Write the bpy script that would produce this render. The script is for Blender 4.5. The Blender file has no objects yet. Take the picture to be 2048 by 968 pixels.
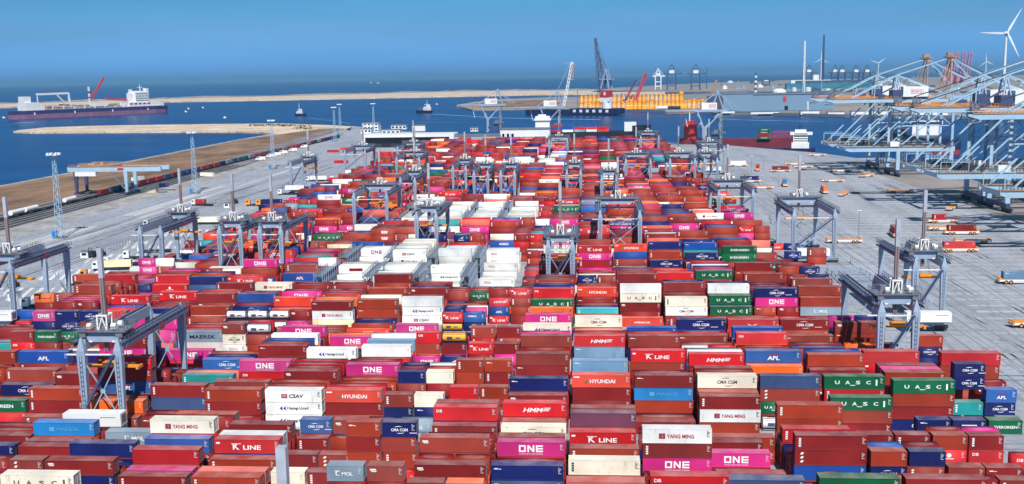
import bpy, math, random
import numpy as np
from mathutils import Vector, Matrix
R=math.radians
S=bpy.context.scene
C=S.collection
# ---------------------------------------------------------------- camera
FPX,CAMH=2100.0,73.0
YAW,PITCH,ROLL=R(4.2),math.atan(331/2100),R(0.9)
_f=Vector((-math.sin(YAW)*math.cos(PITCH),math.cos(YAW)*math.cos(PITCH),-math.sin(PITCH)))
_r=Vector((math.cos(YAW),math.sin(YAW),0)); _u=_r.cross(_f)
CR=_r*math.cos(ROLL)-_u*math.sin(ROLL); CU=_u*math.cos(ROLL)+_r*math.sin(ROLL); CF=_f
cd=bpy.data.cameras.new('camera'); cam=bpy.data.objects.new('camera',cd); C.objects.link(cam)
cd.sensor_width=36; cd.lens=36*FPX/2048; cd.clip_start=1; cd.clip_end=90000
M=Matrix((CR,CU,-CF)).transposed().to_4x4(); M.translation=Vector((0,0,CAMH)); cam.matrix_world=M
S.camera=cam
# ---------------------------------------------------------------- sky, sun, exposure
SUN_EL,SUN_AZ=R(48),R(169)
w=bpy.data.worlds.new('World'); S.world=w; w.use_nodes=True
nt=w.node_tree; bg=nt.nodes['Background']
sky=nt.nodes.new('ShaderNodeTexSky'); sky.sky_type='NISHITA'; sky.sun_disc=False
sky.sun_elevation=SUN_EL; sky.sun_rotation=SUN_AZ; sky.air_density=1.0; sky.dust_density=0.3; sky.ozone_density=4.0; sky.altitude=70
tint=nt.nodes.new('ShaderNodeMix'); tint.data_type='RGBA'; tint.blend_type='MULTIPLY'; tint.inputs[0].default_value=1
tc=nt.nodes.new('ShaderNodeTexCoord'); sz=nt.nodes.new('ShaderNodeSeparateXYZ'); nt.links.new(tc.outputs['Generated'],sz.inputs[0])
rmp=nt.nodes.new('ShaderNodeValToRGB'); nt.links.new(sz.outputs[2],rmp.inputs[0])
_e=rmp.color_ramp.elements; _e[0].position=0.0; _e[0].color=(.20,.60,1.75,1); _e[1].position=.35; _e[1].color=(.40,.86,.95,1)
for _p,_c in((.016,(.22,.60,1.5,1)),(.044,(.26,.55,1.05,1)),(.07,(.22,.57,.93,1))): _x=_e.new(_p); _x.color=_c
nt.links.new(rmp.outputs[0],tint.inputs[7])
cirrus=nt.nodes.new('ShaderNodeTexNoise'); cirrus.inputs['Scale'].default_value=2.2; cirrus.inputs['Detail'].default_value=5
cmap=nt.nodes.new('ShaderNodeMapping'); cmap.inputs['Scale'].default_value=(1,1,9); nt.links.new(tc.outputs['Generated'],cmap.inputs[0]); nt.links.new(cmap.outputs[0],cirrus.inputs['Vector'])
cmr=nt.nodes.new('ShaderNodeMapRange'); cmr.inputs[1].default_value=.35; cmr.inputs[2].default_value=.75; cmr.inputs[3].default_value=.96; cmr.inputs[4].default_value=1.14; nt.links.new(cirrus.outputs[0],cmr.inputs[0])
cmx=nt.nodes.new('ShaderNodeMix'); cmx.data_type='RGBA'; cmx.blend_type='MULTIPLY'; cmx.inputs[0].default_value=1; nt.links.new(sky.outputs[0],cmx.inputs[6]); nt.links.new(cmr.outputs[0],cmx.inputs[7])
nt.links.new(cmx.outputs[2],tint.inputs[6]); nt.links.new(tint.outputs[2],bg.inputs[0])
bg.inputs[1].default_value=0.085
sd=bpy.data.lights.new('sun','SUN'); sd.energy=5.0; sd.angle=R(0.5); sd.color=(1,0.96,0.9)
sun=bpy.data.objects.new('sun',sd); C.objects.link(sun)
sdir=Vector((math.sin(SUN_AZ)*math.cos(SUN_EL),math.cos(SUN_AZ)*math.cos(SUN_EL),math.sin(SUN_EL)))
sun.rotation_euler=sdir.to_track_quat('Z','Y').to_euler(); sun.location=(0,-50,200)
S.view_settings.view_transform='Standard'; S.view_settings.look='None'; S.view_settings.exposure=0.06; S.view_settings.gamma=1
S.render.engine='CYCLES'
S.cycles.max_bounces=4; S.cycles.diffuse_bounces=2; S.cycles.glossy_bounces=2; S.cycles.volume_bounces=0; S.cycles.transmission_bounces=1
# ---------------------------------------------------------------- helpers
def ray(x,y): return CF+CR*((x-1024)/FPX)-CU*((y-484)/FPX)
def at(x,y,z=0.0):
    "the place on level z that shows at pixel x,y of the photograph"
    d=ray(x,y); t=(z-CAMH)/d.z; return Vector((0,0,CAMH))+d*t
def dep(x,y,Z):
    "the place at depth Z along the view"
    return Vector((0,0,CAMH))+ray(x,y)*Z
def zat(x,Y,y):
    "height of the point that shows at pixel row y, at ground distance Y"
    d=ray(x,y); return CAMH+d.z*(Y/d.y)
def lin(c): 
    return tuple(((v/255)/12.92 if v<=10 else ((v/255+.055)/1.055)**2.4) for v in c)
class MB:
    def __init__(s): s.v=[];s.f=[];s.m=[]
    def add(s,vs,fs,m=0):
        b=len(s.v); s.v+= [tuple(p) for p in vs]; s.f+=[tuple(b+i for i in f) for f in fs]; s.m+=[m]*len(fs); return s
    def box(s,a,b,m=0):
        x0,y0,z0=a;x1,y1,z1=b
        return s.add([(x0,y0,z0),(x1,y0,z0),(x1,y1,z0),(x0,y1,z0),(x0,y0,z1),(x1,y0,z1),(x1,y1,z1),(x0,y1,z1)],
          [(0,3,2,1),(4,5,6,7),(0,1,5,4),(1,2,6,5),(2,3,7,6),(3,0,4,7)],m)
    def frus(s,c0,sx0,sy0,c1,sx1,sy1,m=0):
        P=[]
        for c,sx,sy in((c0,sx0,sy0),(c1,sx1,sy1)):
            P+=[(c[0]-sx/2,c[1]-sy/2,c[2]),(c[0]+sx/2,c[1]-sy/2,c[2]),(c[0]+sx/2,c[1]+sy/2,c[2]),(c[0]-sx/2,c[1]+sy/2,c[2])]
        return s.add(P,[(0,3,2,1),(4,5,6,7),(0,1,5,4),(1,2,6,5),(2,3,7,6),(3,0,4,7)],m)
    def beam(s,p,q,w,h=None,m=0):
        p=Vector(p);q=Vector(q);d=(q-p).normalized(); h=h or w
        up=Vector((0,0,1)) if abs(d.z)<.95 else Vector((0,1,0))
        r=d.cross(up).normalized(); u=r.cross(d)
        P=[]
        for c in(p,q):
            P+=[c-r*w/2-u*h/2,c+r*w/2-u*h/2,c+r*w/2+u*h/2,c-r*w/2+u*h/2]
        return s.add(P,[(0,3,2,1),(4,5,6,7),(0,1,5,4),(1,2,6,5),(2,3,7,6),(3,0,4,7)],m)
    def cyl(s,p,q,r0,r1=None,n=12,m=0):
        p=Vector(p);q=Vector(q);r1=r0 if r1 is None else r1
        d=(q-p).normalized(); up=Vector((0,0,1)) if abs(d.z)<.95 else Vector((1,0,0))
        a=d.cross(up).normalized(); b=d.cross(a)
        P=[p+(a*math.cos(2*math.pi*i/n)+b*math.sin(2*math.pi*i/n))*r0 for i in range(n)]+[q+(a*math.cos(2*math.pi*i/n)+b*math.sin(2*math.pi*i/n))*r1 for i in range(n)]
        return s.add(P,[(i,(i+1)%n,n+(i+1)%n,n+i) for i in range(n)]+[tuple(range(n))[::-1],tuple(range(n,2*n))],m)
    def prism(s,pts,z0,z1,m=0):
        n=len(pts); P=[(p[0],p[1],z0) for p in pts]+[(p[0],p[1],z1) for p in pts]
        return s.add(P,[(i,(i+1)%n,n+(i+1)%n,n+i) for i in range(n)]+[tuple(range(n))[::-1],tuple(range(n,2*n))],m)
    def sect(s,pts,axis,a,b,m=0):
        "extrude an outline (u,z): axis x -> u is y ; axis y -> u is x"
        n=len(pts); g=(lambda t,u,z:(t,u,z)) if axis=='x' else (lambda t,u,z:(u,t,z))
        P=[g(a,u,z) for u,z in pts]+[g(b,u,z) for u,z in pts]
        return s.add(P,[(i,(i+1)%n,n+(i+1)%n,n+i) for i in range(n)]+[tuple(range(n))[::-1],tuple(range(n,2*n))],m)
    def lattice(s,p,q,w,t,bays,m=0):
        "square lattice mast or boom from p to q"
        p=Vector(p);q=Vector(q);d=(q-p).normalized()
        up=Vector((0,0,1)) if abs(d.z)<.95 else Vector((1,0,0))
        r=d.cross(up).normalized();u=r.cross(d)
        w0,w1=w if isinstance(w,tuple) else (w,w)
        def pt(k,i):
            f=k/bays; ww=w0+(w1-w0)*f; sx,sy=((-1,-1),(1,-1),(1,1),(-1,1))[i%4]
            return p+(q-p)*f+r*sx*ww/2+u*sy*ww/2
        for i in range(4):
            s.beam(pt(0,i),pt(bays,i),t*1.4,None,m)
            for k in range(bays):
                s.beam(pt(k,i+(k%2)),pt(k+1,i+1-(k%2)),t,None,m)
        return s
    def rail(s,p,q,h=1.1,step=2.5,t=.09,m=0):
        p=Vector(p);q=Vector(q);n=max(1,int((q-p).length/step)); z=Vector((0,0,h))
        s.beam(p+z,q+z,t,None,m); s.beam(p+z*.5,q+z*.5,t*.7,None,m)
        for i in range(n+1):
            c=p+(q-p)*(i/n); s.beam(c,c+z,t,None,m)
        return s
    def mesh(s,name,mats):
        me=bpy.data.meshes.new(name); me.from_pydata(s.v,[],s.f)
        for a in (mats if isinstance(mats,(list,tuple)) else [mats]): me.materials.append(a)
        if any(s.m): me.polygons.foreach_set('material_index',s.m)
        me.update(); return me
    def build(s,name,mats,parent=None,loc=None):
        o=bpy.data.objects.new(name,s.mesh(name,mats)); C.objects.link(o)
        if parent is not None: o.parent=parent
        if loc is not None: o.location=loc
        return o
def empty(name,loc=(0,0,0),rz=0.0):
    o=bpy.data.objects.new(name,None); C.objects.link(o); o.location=loc; o.rotation_euler=(0,0,rz); o.empty_display_size=.5; return o
def tag(o,label,cat,group=None):
    o['label']=label; o['category']=cat
    if group: o['group']=group
    return o
KIDS={}
def kids(o):
    return [c for c in bpy.data.objects if c.parent==o] if o.name not in KIDS else KIDS[o.name]
def dup(o,loc=None,rz=None,label=None,tree=None):
    "a thing with copies of its parts and sub-parts"
    if tree is None: tree=tree_of(o)
    c=o.copy(); C.objects.link(c)
    if loc is not None: c.location=loc
    if rz is not None: c.rotation_euler=(0,0,rz)
    if label: c['label']=label
    def rec(src,dst,t):
        for ch,sub in t:
            d=ch.copy(); C.objects.link(d); d.parent=dst; rec(ch,d,sub)
    rec(o,c,tree); return c
def tree_of(o):
    ch={}
    for x in bpy.data.objects:
        if x.parent: ch.setdefault(x.parent.name,[]).append(x)
    def rec(n): return [(x,rec(x.name)) for x in ch.get(n,[])]
    return rec(o.name)
def structure(o): o['kind']='structure'; return o
# ---------------------------------------------------------------- materials
def paint(name,rgb,rough=.5,metal=0.0,var=.18,scale=.6,dirt=.25,dirtcol=(70,58,50)):
    m=bpy.data.materials.new(name); m.use_nodes=True; n=m.node_tree.nodes; l=m.node_tree.links
    b=n['Principled BSDF']; b.inputs['Roughness'].default_value=rough; b.inputs['Metallic'].default_value=metal
    g=n.new('ShaderNodeNewGeometry'); no=n.new('ShaderNodeTexNoise'); no.inputs['Scale'].default_value=scale; no.inputs['Detail'].default_value=5
    l.new(g.outputs['Position'],no.inputs['Vector'])
    rp=n.new('ShaderNodeMapRange'); rp.inputs[1].default_value=.52; rp.inputs[2].default_value=.75; rp.inputs[3].default_value=0; rp.inputs[4].default_value=dirt
    l.new(no.outputs[0],rp.inputs[0])
    mx=n.new('ShaderNodeMix'); mx.data_type='RGBA'; mx.inputs[6].default_value=(*lin(rgb),1); mx.inputs[7].default_value=(*lin(dirtcol),1)
    l.new(rp.outputs[0],mx.inputs[0]); 
    no2=n.new('ShaderNodeTexNoise'); no2.inputs['Scale'].default_value=scale*.13; l.new(g.outputs['Position'],no2.inputs['Vector'])
    hs=n.new('ShaderNodeHueSaturation'); mr=n.new('ShaderNodeMapRange'); mr.inputs[1].default_value=.3; mr.inputs[2].default_value=.7; mr.inputs[3].default_value=1-var; mr.inputs[4].default_value=1+var
    l.new(no2.outputs[0],mr.inputs[0]); l.new(mr.outputs[0],hs.inputs['Value']); l.new(mx.outputs[2],hs.inputs['Color']); l.new(hs.outputs[0],b.inputs['Base Color'])
    return m
def container_paint(name,use_obj):
    m=bpy.data.materials.new(name); m.use_nodes=True; n=m.node_tree.nodes; l=m.node_tree.links
    b=n['Principled BSDF']; b.inputs['Roughness'].default_value=.55; b.inputs['Specular IOR Level'].default_value=.16
    if use_obj: src=n.new('ShaderNodeObjectInfo').outputs['Color']
    else:
        a=n.new('ShaderNodeAttribute'); a.attribute_name='col'; src=a.outputs['Color']
    g=n.new('ShaderNodeNewGeometry')
    # roofs: paler tone mixed in by noise patches, only on upward faces
    sx=n.new('ShaderNodeSeparateXYZ'); l.new(g.outputs['Normal'],sx.inputs[0])
    up=n.new('ShaderNodeMath'); up.operation='GREATER_THAN'; up.inputs[1].default_value=.8; l.new(sx.outputs[2],up.inputs[0])
    no=n.new('ShaderNodeTexNoise'); no.inputs['Scale'].default_value=.35; no.inputs['Detail'].default_value=6; l.new(g.outputs['Position'],no.inputs['Vector'])
    mr=n.new('ShaderNodeMapRange'); mr.inputs[1].default_value=.3; mr.inputs[2].default_value=.75; mr.inputs[3].default_value=.06; mr.inputs[4].default_value=.40; l.new(no.outputs[0],mr.inputs[0])
    mu=n.new('ShaderNodeMath'); mu.operation='MULTIPLY'; l.new(up.outputs[0],mu.inputs[0]); l.new(mr.outputs[0],mu.inputs[1])
    mx=n.new('ShaderNodeMix'); mx.data_type='RGBA'; mx.inputs[7].default_value=(*lin((196,180,174)),1); l.new(src,mx.inputs[6]); l.new(mu.outputs[0],mx.inputs[0])
    # rust runs and scuffs
    mp=n.new('ShaderNodeMapping'); mp.inputs['Scale'].default_value=(1.1,1.1,.22); l.new(g.outputs['Position'],mp.inputs[0])
    n2=n.new('ShaderNodeTexNoise'); n2.inputs['Scale'].default_value=1.0; n2.inputs['Detail'].default_value=7; n2.inputs['Roughness'].default_value=.65; l.new(mp.outputs[0],n2.inputs['Vector'])
    m2=n.new('ShaderNodeMapRange'); m2.inputs[1].default_value=.58; m2.inputs[2].default_value=.78; m2.inputs[3].default_value=0; m2.inputs[4].default_value=.5; l.new(n2.outputs[0],m2.inputs[0])
    x2=n.new('ShaderNodeMix'); x2.data_type='RGBA'; x2.inputs[7].default_value=(*lin((88,52,40)),1); l.new(mx.outputs[2],x2.inputs[6]); l.new(m2.outputs[0],x2.inputs[0])
    n3=n.new('ShaderNodeTexNoise'); n3.inputs['Scale'].default_value=.16; n3.inputs['Detail'].default_value=2; l.new(g.outputs['Position'],n3.inputs['Vector'])
    m3=n.new('ShaderNodeMapRange'); m3.inputs[1].default_value=.3; m3.inputs[2].default_value=.7; m3.inputs[3].default_value=.84; m3.inputs[4].default_value=1.18; l.new(n3.outputs[0],m3.inputs[0])
    hs=n.new('ShaderNodeHueSaturation'); l.new(x2.outputs[2],hs.inputs['Color']); l.new(m3.outputs[0],hs.inputs['Value']); l.new(hs.outputs[0],b.inputs['Base Color'])
    n4=n.new('ShaderNodeTexNoise'); n4.inputs['Scale'].default_value=1.7; n4.inputs['Detail'].default_value=8; n4.inputs['Roughness'].default_value=.75; l.new(g.outputs['Position'],n4.inputs['Vector'])
    m4=n.new('ShaderNodeMapRange'); m4.inputs[1].default_value=.6; m4.inputs[2].default_value=.7; m4.inputs[4].default_value=.55; l.new(n4.outputs[0],m4.inputs[0])
    x4=n.new('ShaderNodeMix'); x4.data_type='RGBA'; x4.inputs[7].default_value=(*lin((74,44,34)),1); l.new(hs.outputs[0],x4.inputs[6]); l.new(m4.outputs[0],x4.inputs[0]); l.new(x4.outputs[2],b.inputs['Base Color'])
    # corrugation along x (long sides, roof) 
    sp=n.new('ShaderNodeSeparateXYZ'); l.new(g.outputs['Position'],sp.inputs[0])
    ad=n.new('ShaderNodeMath'); ad.operation='ADD'; l.new(sp.outputs[0],ad.inputs[0]); 
    ny=n.new('ShaderNodeMath'); ny.operation='ABSOLUTE'; l.new(sx.outputs[0],ny.inputs[0])
    my=n.new('ShaderNodeMath'); my.operation='MULTIPLY'; l.new(ny.outputs[0],my.inputs[0]); l.new(sp.outputs[1],my.inputs[1]); l.new(my.outputs[0],ad.inputs[1])
    k=n.new('ShaderNodeMath'); k.operation='MULTIPLY'; k.inputs[1].default_value=22.4; l.new(ad.outputs[0],k.inputs[0])
    sn=n.new('ShaderNodeMath'); sn.operation='SINE'; l.new(k.outputs[0],sn.inputs[0])
    bp=n.new('ShaderNodeBump'); bp.inputs['Strength'].default_value=.3; bp.inputs['Distance'].default_value=.014; l.new(sn.outputs[0],bp.inputs['Height']); l.new(bp.outputs[0],b.inputs['Normal'])
    return m
def attr_paint(name):
    m=bpy.data.materials.new(name); m.use_nodes=True; n=m.node_tree.nodes; l=m.node_tree.links
    a=n.new('ShaderNodeAttribute'); a.attribute_name='col'; l.new(a.outputs['Color'],n['Principled BSDF'].inputs['Base Color']); n['Principled BSDF'].inputs['Roughness'].default_value=.6
    return m
M_CON=container_paint('container_paint',True); M_STK=container_paint('stacked_container_paint',False); M_LET=attr_paint('lettering_paint')
CRN=paint('crane_blue_grey',(150,166,188),.45,0,.08,.5,.22)
CRD=paint('crane_dark_blue',(62,76,112),.5,0,.1,.5,.2)
STEEL=paint('galvanised_steel',(128,134,142),.45,.3,.12,.8,.2)
DARK=paint('dark_steel',(44,46,54),.6,0,.15)
RUSTMAST=paint('mast_primer',(138,118,118),.55,0,.15)
WHT=paint('white_panel',(232,232,230),.45,0,.05,.4,.12)
YEL=paint('safety_orange',(240,150,40),.5,0,.12,.9,.3)
RED=paint('sign_red',(196,40,44),.5)
LBL=paint('quay_crane_blue',(164,192,212),.4,0,.07,.4,.2)
BRN=paint('walkway_rust',(176,140,112),.7,0,.2,.5,.4)
GLS=paint('dark_glass',(22,30,44),.1,0,.05)
TYR=paint('tyre_rubber',(20,20,22),.9)
NAVY=paint('hull_navy',(26,34,74),.45); HRED=paint('hull_red',(150,44,52),.55); BLK=paint('hull_black',(20,22,34),.5)
CYL=paint('foundation_yellow',(252,174,28),.5); GRN=paint('tank_green',(96,140,120),.5)
PINK=paint('boom_red',(205,60,80),.5); HAZEP=paint('hazed_boom_red',(196,120,140),.6); TEALP=paint('far_hull_teal',(40,120,140),.5)  # paler red of the far booms has distance haze painted into it
# ---------------------------------------------------------------- ground
def ground_mat(name,c1,c2,scale,streak=(1,1,1),rough=.85,joint=0,c3=None):
    m=bpy.data.materials.new(name); m.use_nodes=True; n=m.node_tree.nodes; l=m.node_tree.links; b=n['Principled BSDF']; b.inputs['Roughness'].default_value=rough; b.inputs['Specular IOR Level'].default_value=.2
    g=n.new('ShaderNodeNewGeometry'); mp=n.new('ShaderNodeMapping'); mp.inputs['Scale'].default_value=streak; l.new(g.outputs['Position'],mp.inputs[0])
    no=n.new('ShaderNodeTexNoise'); no.inputs['Scale'].default_value=scale; no.inputs['Detail'].default_value=8; no.inputs['Roughness'].default_value=.62; l.new(mp.outputs[0],no.inputs['Vector'])
    cr=n.new('ShaderNodeValToRGB'); cr.color_ramp.elements[0].position=.35; cr.color_ramp.elements[1].position=.68
    cr.color_ramp.elements[0].color=(*lin(c1),1); cr.color_ramp.elements[1].color=(*lin(c2),1); l.new(no.outputs[0],cr.inputs[0]); out=cr.outputs[0]
    if c3:
        n3=n.new('ShaderNodeTexNoise'); n3.inputs['Scale'].default_value=scale*7; n3.inputs['Detail'].default_value=4; l.new(g.outputs['Position'],n3.inputs['Vector'])
        mr=n.new('ShaderNodeMapRange'); mr.inputs[1].default_value=.52; mr.inputs[2].default_value=.66; mr.inputs[4].default_value=.7; l.new(n3.outputs[0],mr.inputs[0])
        mx=n.new('ShaderNodeMix'); mx.data_type='RGBA'; mx.inputs[7].default_value=(*lin(c3),1); l.new(out,mx.inputs[6]); l.new(mr.outputs[0],mx.inputs[0]); out=mx.outputs[2]
    if joint:
        br=n.new('ShaderNodeTexBrick'); br.inputs['Scale'].default_value=1; br.offset=0; br.inputs['Mortar Size'].default_value=.07; br.inputs['Brick Width'].default_value=joint; br.inputs['Row Height'].default_value=joint
        br.inputs['Color1'].default_value=(1,1,1,1); br.inputs['Color2'].default_value=(.95,.95,.96,1); br.inputs['Mortar'].default_value=(.9,.9,.92,1); l.new(g.outputs['Position'],br.inputs['Vector'])
        mx=n.new('ShaderNodeMix'); mx.data_type='RGBA'; mx.blend_type='MULTIPLY'; mx.inputs[0].default_value=1; l.new(out,mx.inputs[6]); l.new(br.outputs[0],mx.inputs[7]); out=mx.outputs[2]
    ns=n.new('ShaderNodeTexNoise'); ns.inputs['Scale'].default_value=.021; ns.inputs['Detail'].default_value=7; ns.inputs['Roughness'].default_value=.7; l.new(g.outputs['Position'],ns.inputs['Vector'])
    ms=n.new('ShaderNodeMapRange'); ms.inputs[1].default_value=.38; ms.inputs[2].default_value=.62; ms.inputs[3].default_value=.92; ms.inputs[4].default_value=1.05; l.new(ns.outputs[0],ms.inputs[0])
    hv=n.new('ShaderNodeHueSaturation'); l.new(out,hv.inputs['Color']); l.new(ms.outputs[0],hv.inputs['Value']); l.new(hv.outputs[0],b.inputs['Base Color'])
    return m
def sheet(name,pts,z,mat,skirt=None):
    mb=MB(); n=len(pts)
    if skirt is None: mb.add([(p[0],p[1],z) for p in pts],[tuple(range(n))])
    else: mb.prism(pts,skirt,z)
    o=mb.build(name,mat)
    # consistent upward normals
    me=o.data
    if me.polygons[-1].normal.z<0: me.flip_normals()
    return structure(o)
WATERZ=-3.0
wm=bpy.data.materials.new('sea_water'); wm.use_nodes=True; _n=wm.node_tree.nodes; _l=wm.node_tree.links; _b=_n['Principled BSDF']
_b.inputs['Base Color'].default_value=(*lin((18,74,138)),1); _b.inputs['Roughness'].default_value=.28; _b.inputs['IOR'].default_value=1.2; _b.inputs['Specular IOR Level'].default_value=.3
_g=_n.new('ShaderNodeNewGeometry'); _mp=_n.new('ShaderNodeMapping'); _mp.inputs['Scale'].default_value=(.05,.022,.05); _l.new(_g.outputs['Position'],_mp.inputs[0])
_no=_n.new('ShaderNodeTexNoise'); _no.inputs['Scale'].default_value=1; _no.inputs['Detail'].default_value=7; _l.new(_mp.outputs[0],_no.inputs['Vector'])
_bp=_n.new('ShaderNodeBump'); _bp.inputs['Strength'].default_value=.34; _bp.inputs['Distance'].default_value=2.5; _l.new(_no.outputs[0],_bp.inputs['Height']); _l.new(_bp.outputs[0],_b.inputs['Normal'])
_m2=_n.new('ShaderNodeMapping'); _m2.inputs['Scale'].default_value=(.0016,.008,.001); _l.new(_g.outputs['Position'],_m2.inputs[0])
_n2=_n.new('ShaderNodeTexNoise'); _n2.inputs['Detail'].default_value=9; _n2.inputs['Roughness'].default_value=.68; _n2.inputs['Scale'].default_value=1; _l.new(_m2.outputs[0],_n2.inputs['Vector'])
_cr=_n.new('ShaderNodeValToRGB'); _cr.color_ramp.elements[0].position=.35; _cr.color_ramp.elements[1].position=.7
_cr.color_ramp.elements[0].color=(*lin((2,36,88)),1); _cr.color_ramp.elements[1].color=(*lin((14,68,128)),1); _l.new(_n2.outputs[0],_cr.inputs[0]); _l.new(_cr.outputs[0],_b.inputs['Base Color'])
SEA=42000.
sheet('water',[(-SEA,-600),(SEA,-600),(SEA,SEA),(-SEA,SEA)],WATERZ,wm)
CONC=ground_mat('yard_concrete',(148,152,161),(173,176,184),.05,(1.6,.16,1),.85,0,(122,122,130))
SAND=ground_mat('beach_sand',(196,172,146),(236,216,192),.018,(1,1,1),.95,0,(160,132,106))
VERGE=ground_mat('dry_grass_verge',(104,80,64),(166,132,106),.035,(1,.35,1),.95,0,(134,112,80))
GRAV=ground_mat('ballast_gravel',(112,108,112),(150,146,148),.08,(1,.3,1),.95,0,(90,86,92))
RIP=ground_mat('riprap_stone',(140,136,136),(190,186,182),.12,(1,.6,1),.95,0,(104,100,102))
DECK=ground_mat('quay_deck',(134,126,124),(160,152,148),.06,(1,.3,1),.9)
FARL=ground_mat('far_land',(132,124,120),(172,160,150),.004,(1,1,1),.95,0,(120,122,100))
def px(l,z=0): return [at(x,y,z) for x,y in l]
nq=px([(705,252),(790,262),(900,267),(1010,272),(1110,279),(1300,284),(1460,291),(1640,306),(1712,316)])
land=[(-428,60),(-431,400),(-433,700),(-430,1000)]
A_=at(480,279);B_=at(540,269)
yard=[(-276,-60),(-276,900)]+[at(640,282),at(700,262)]+[(p.x,p.y) for p in nq]+[(256,nq[-1].y),(256,-60)]
sheet('yard_ground',yard,0,CONC,-4)
sheet('rail_gravel',[(-296,-60),(-276,-60),(-276,900),at(640,282),at(700,262),at(690,258),at(610,284),(-296,900)],-.02,RIP,-4)
sheet('rail_bed',[(-336,-60),(-296,-60),(-296,900),at(610,284),at(690,258),at(672,256),at(560,287),(-336,900)],-.05,GRAV,-4)
sheet('grass_verge',[(-424,-60),(-336,-60),(-336,900),at(560,287),at(672,256),at(640,257),at(560,268),at(480,279.5),(-426,900),(-426,600)],-.3,VERGE,-4)
sheet('shore_rocks',[(-434,-60),(-424,-60),(-426,600),(-426,900),at(480,279.5),at(560,268),at(545,266),at(476,277.5),(-435,900),(-434,600)],-.9,RIP,-4)
sheet('sand_spit',[at(x,y) for x,y in [(545,266),(560,268),(640,257),(672,256),(690,258),(705,252),(660,249.5),(560,246),(400,247.5),(250,249.5),(160,251.5),(90,254),(40,259),(26,262),(60,263.5),(200,262.5),(380,261.5),(470,261.5),(520,263)]],-.6,SAND,-4)

# pure python: shared by scene.py and the offline tools
BX, BP, RP, TH = -3.5, 13.03, 2.85, 2.73
FRONTS = [(137.95,10),(168.75,10),(208.1,10),(244.7,10),(281.6,7),(301.6,10)] + [(338.1+36.5*i,10) for i in range(21)]
ROWS = [(f+RP*i, bi) for bi,(f,n) in enumerate(FRONTS) for i in range(n)]
NBAY = list(range(-13,7))+[100,101,102,103]
REEFX = {100:-87.5,101:-71.3,102:-54.8,103:-38.2}
REEFB = {6,7,10,11,18,19}
def bayx(n): return REEFX.get(n) if n>=100 else BX+n*BP
def allowed(bi,n,s):
    if bi in REEFB: return s==1 if n==-7 else (s==2 if n==-2 else n not in (-6,-5,-4,-3))
    return n<100
MIX = ['maroon']*26+['rust']*19+['brown']*13+['crimson']*8+['red']*11+['vermil']*4+['navy']*10+['royal']*3+['blue']*2+['pink']*6+['white']*3+['cream']*2+['greywhite']*2+['orange']*3+['green']*2+['teal']*1+['slate']*2+['steel']*1+['grey']*1+['purple']*2+['salmon']*2
MIXN = ['maroon']*6+['brown']*4+['rust']*4+['crimson','navy','navy']
EXTRA=[(20.4,183.0,2,12.19,'pink','ONE'),(20.4,183.0,1,12.19,'maroon',''),(19.9,188.7,2,12.19,'maroon',''),(19.9,188.7,1,12.19,'rust','')]
BRANDS = {'maroon':['V','V','TRI','SM','','','',''],'rust':['V','','','SM'],'brown':['V','TRI','L3','',''],'crimson':['V',''],'red':['KLINE','KLINE','DB','HMM','',''],
 'vermil':['HYUNDAI','W3',''],'navy':['CMA','CMA','SM','ARROW','',''],'royal':['APL','SM',''],'blue':['SEACO','CMA',''],'pink':['ONE','ONE',''],'white':['HAPAG','YM','CSAV','',''],
 'cream':['CMAD','UASCD','',''],'lgrey':[''],'greywhite':['YM','OOCL',''],'orange':['HAPAG','HAPAG',''],'green':['UASC','EVERGREEN'],'teal':['V'],'slate':['',''],'steel':['SM'],'grey':['MOL','MAERSK'],'purple':[''],'salmon':['']}
def build_list(known, heights, halves):
    """-> list of (X, Y, z, L, h, colour, brand, known?)"""
    import random
    kd={}
    for (r,n,s,t,c,b) in known: kd[(r,n,s,t)]=(c,b)
    out=[(X,Y,(t-1)*TH,L,TH-.06,c,b,1) for (X,Y,t,L,c,b) in EXTRA]
    for r,(Y,bi) in enumerate(ROWS):
        for j,n in enumerate(NBAY):
            hs=heights[r][j]; hh=int(hs)
            rng=random.Random(r*1009+n*37+5)
            two=halves[r][j]=='1' or (bi in REEFB and n in(-7,-2))
            if bi in REEFB and n in (-6,-5,-4,-3) or bi not in REEFB and n>=100: continue
            X=bayx(n)
            mix=['white','white','greywhite','cream','lgrey'] if n>=100 else (MIXN if Y<232 or 305<Y<332 else MIX)
            base=rng.choice(mix)
            for t in range(1,6):
                z=(t-1)*TH
                if (r,n,0,t) in kd:
                    c,b=kd[(r,n,0,t)]; out.append((X,Y,z,12.19,TH-.06,c,b,1)); continue
                k1=kd.get((r,n,1,t)); k2=kd.get((r,n,2,t))
                if t>hh and not k1 and not k2: continue
                if two or k1 or k2:
                    for s,k in ((1,k1),(2,k2)):
                        if k: c,b,f=k[0],k[1],1
                        elif t<=hh and allowed(bi,n,s) and n!=6:
                            c=rng.choice(mix); b=rng.choice(BRANDS[c]); f=0
                        else: continue
                        out.append((X+(0 if s==1 else 6.45),Y,z,6.06,TH-.06,c,b,f))
                else:
                    c=base if rng.random()<.3 else rng.choice(mix)
                    b=rng.choice(BRANDS[c]); out.append((X,Y,z,12.19,TH-.06,c,b,0))
    return out

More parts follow.
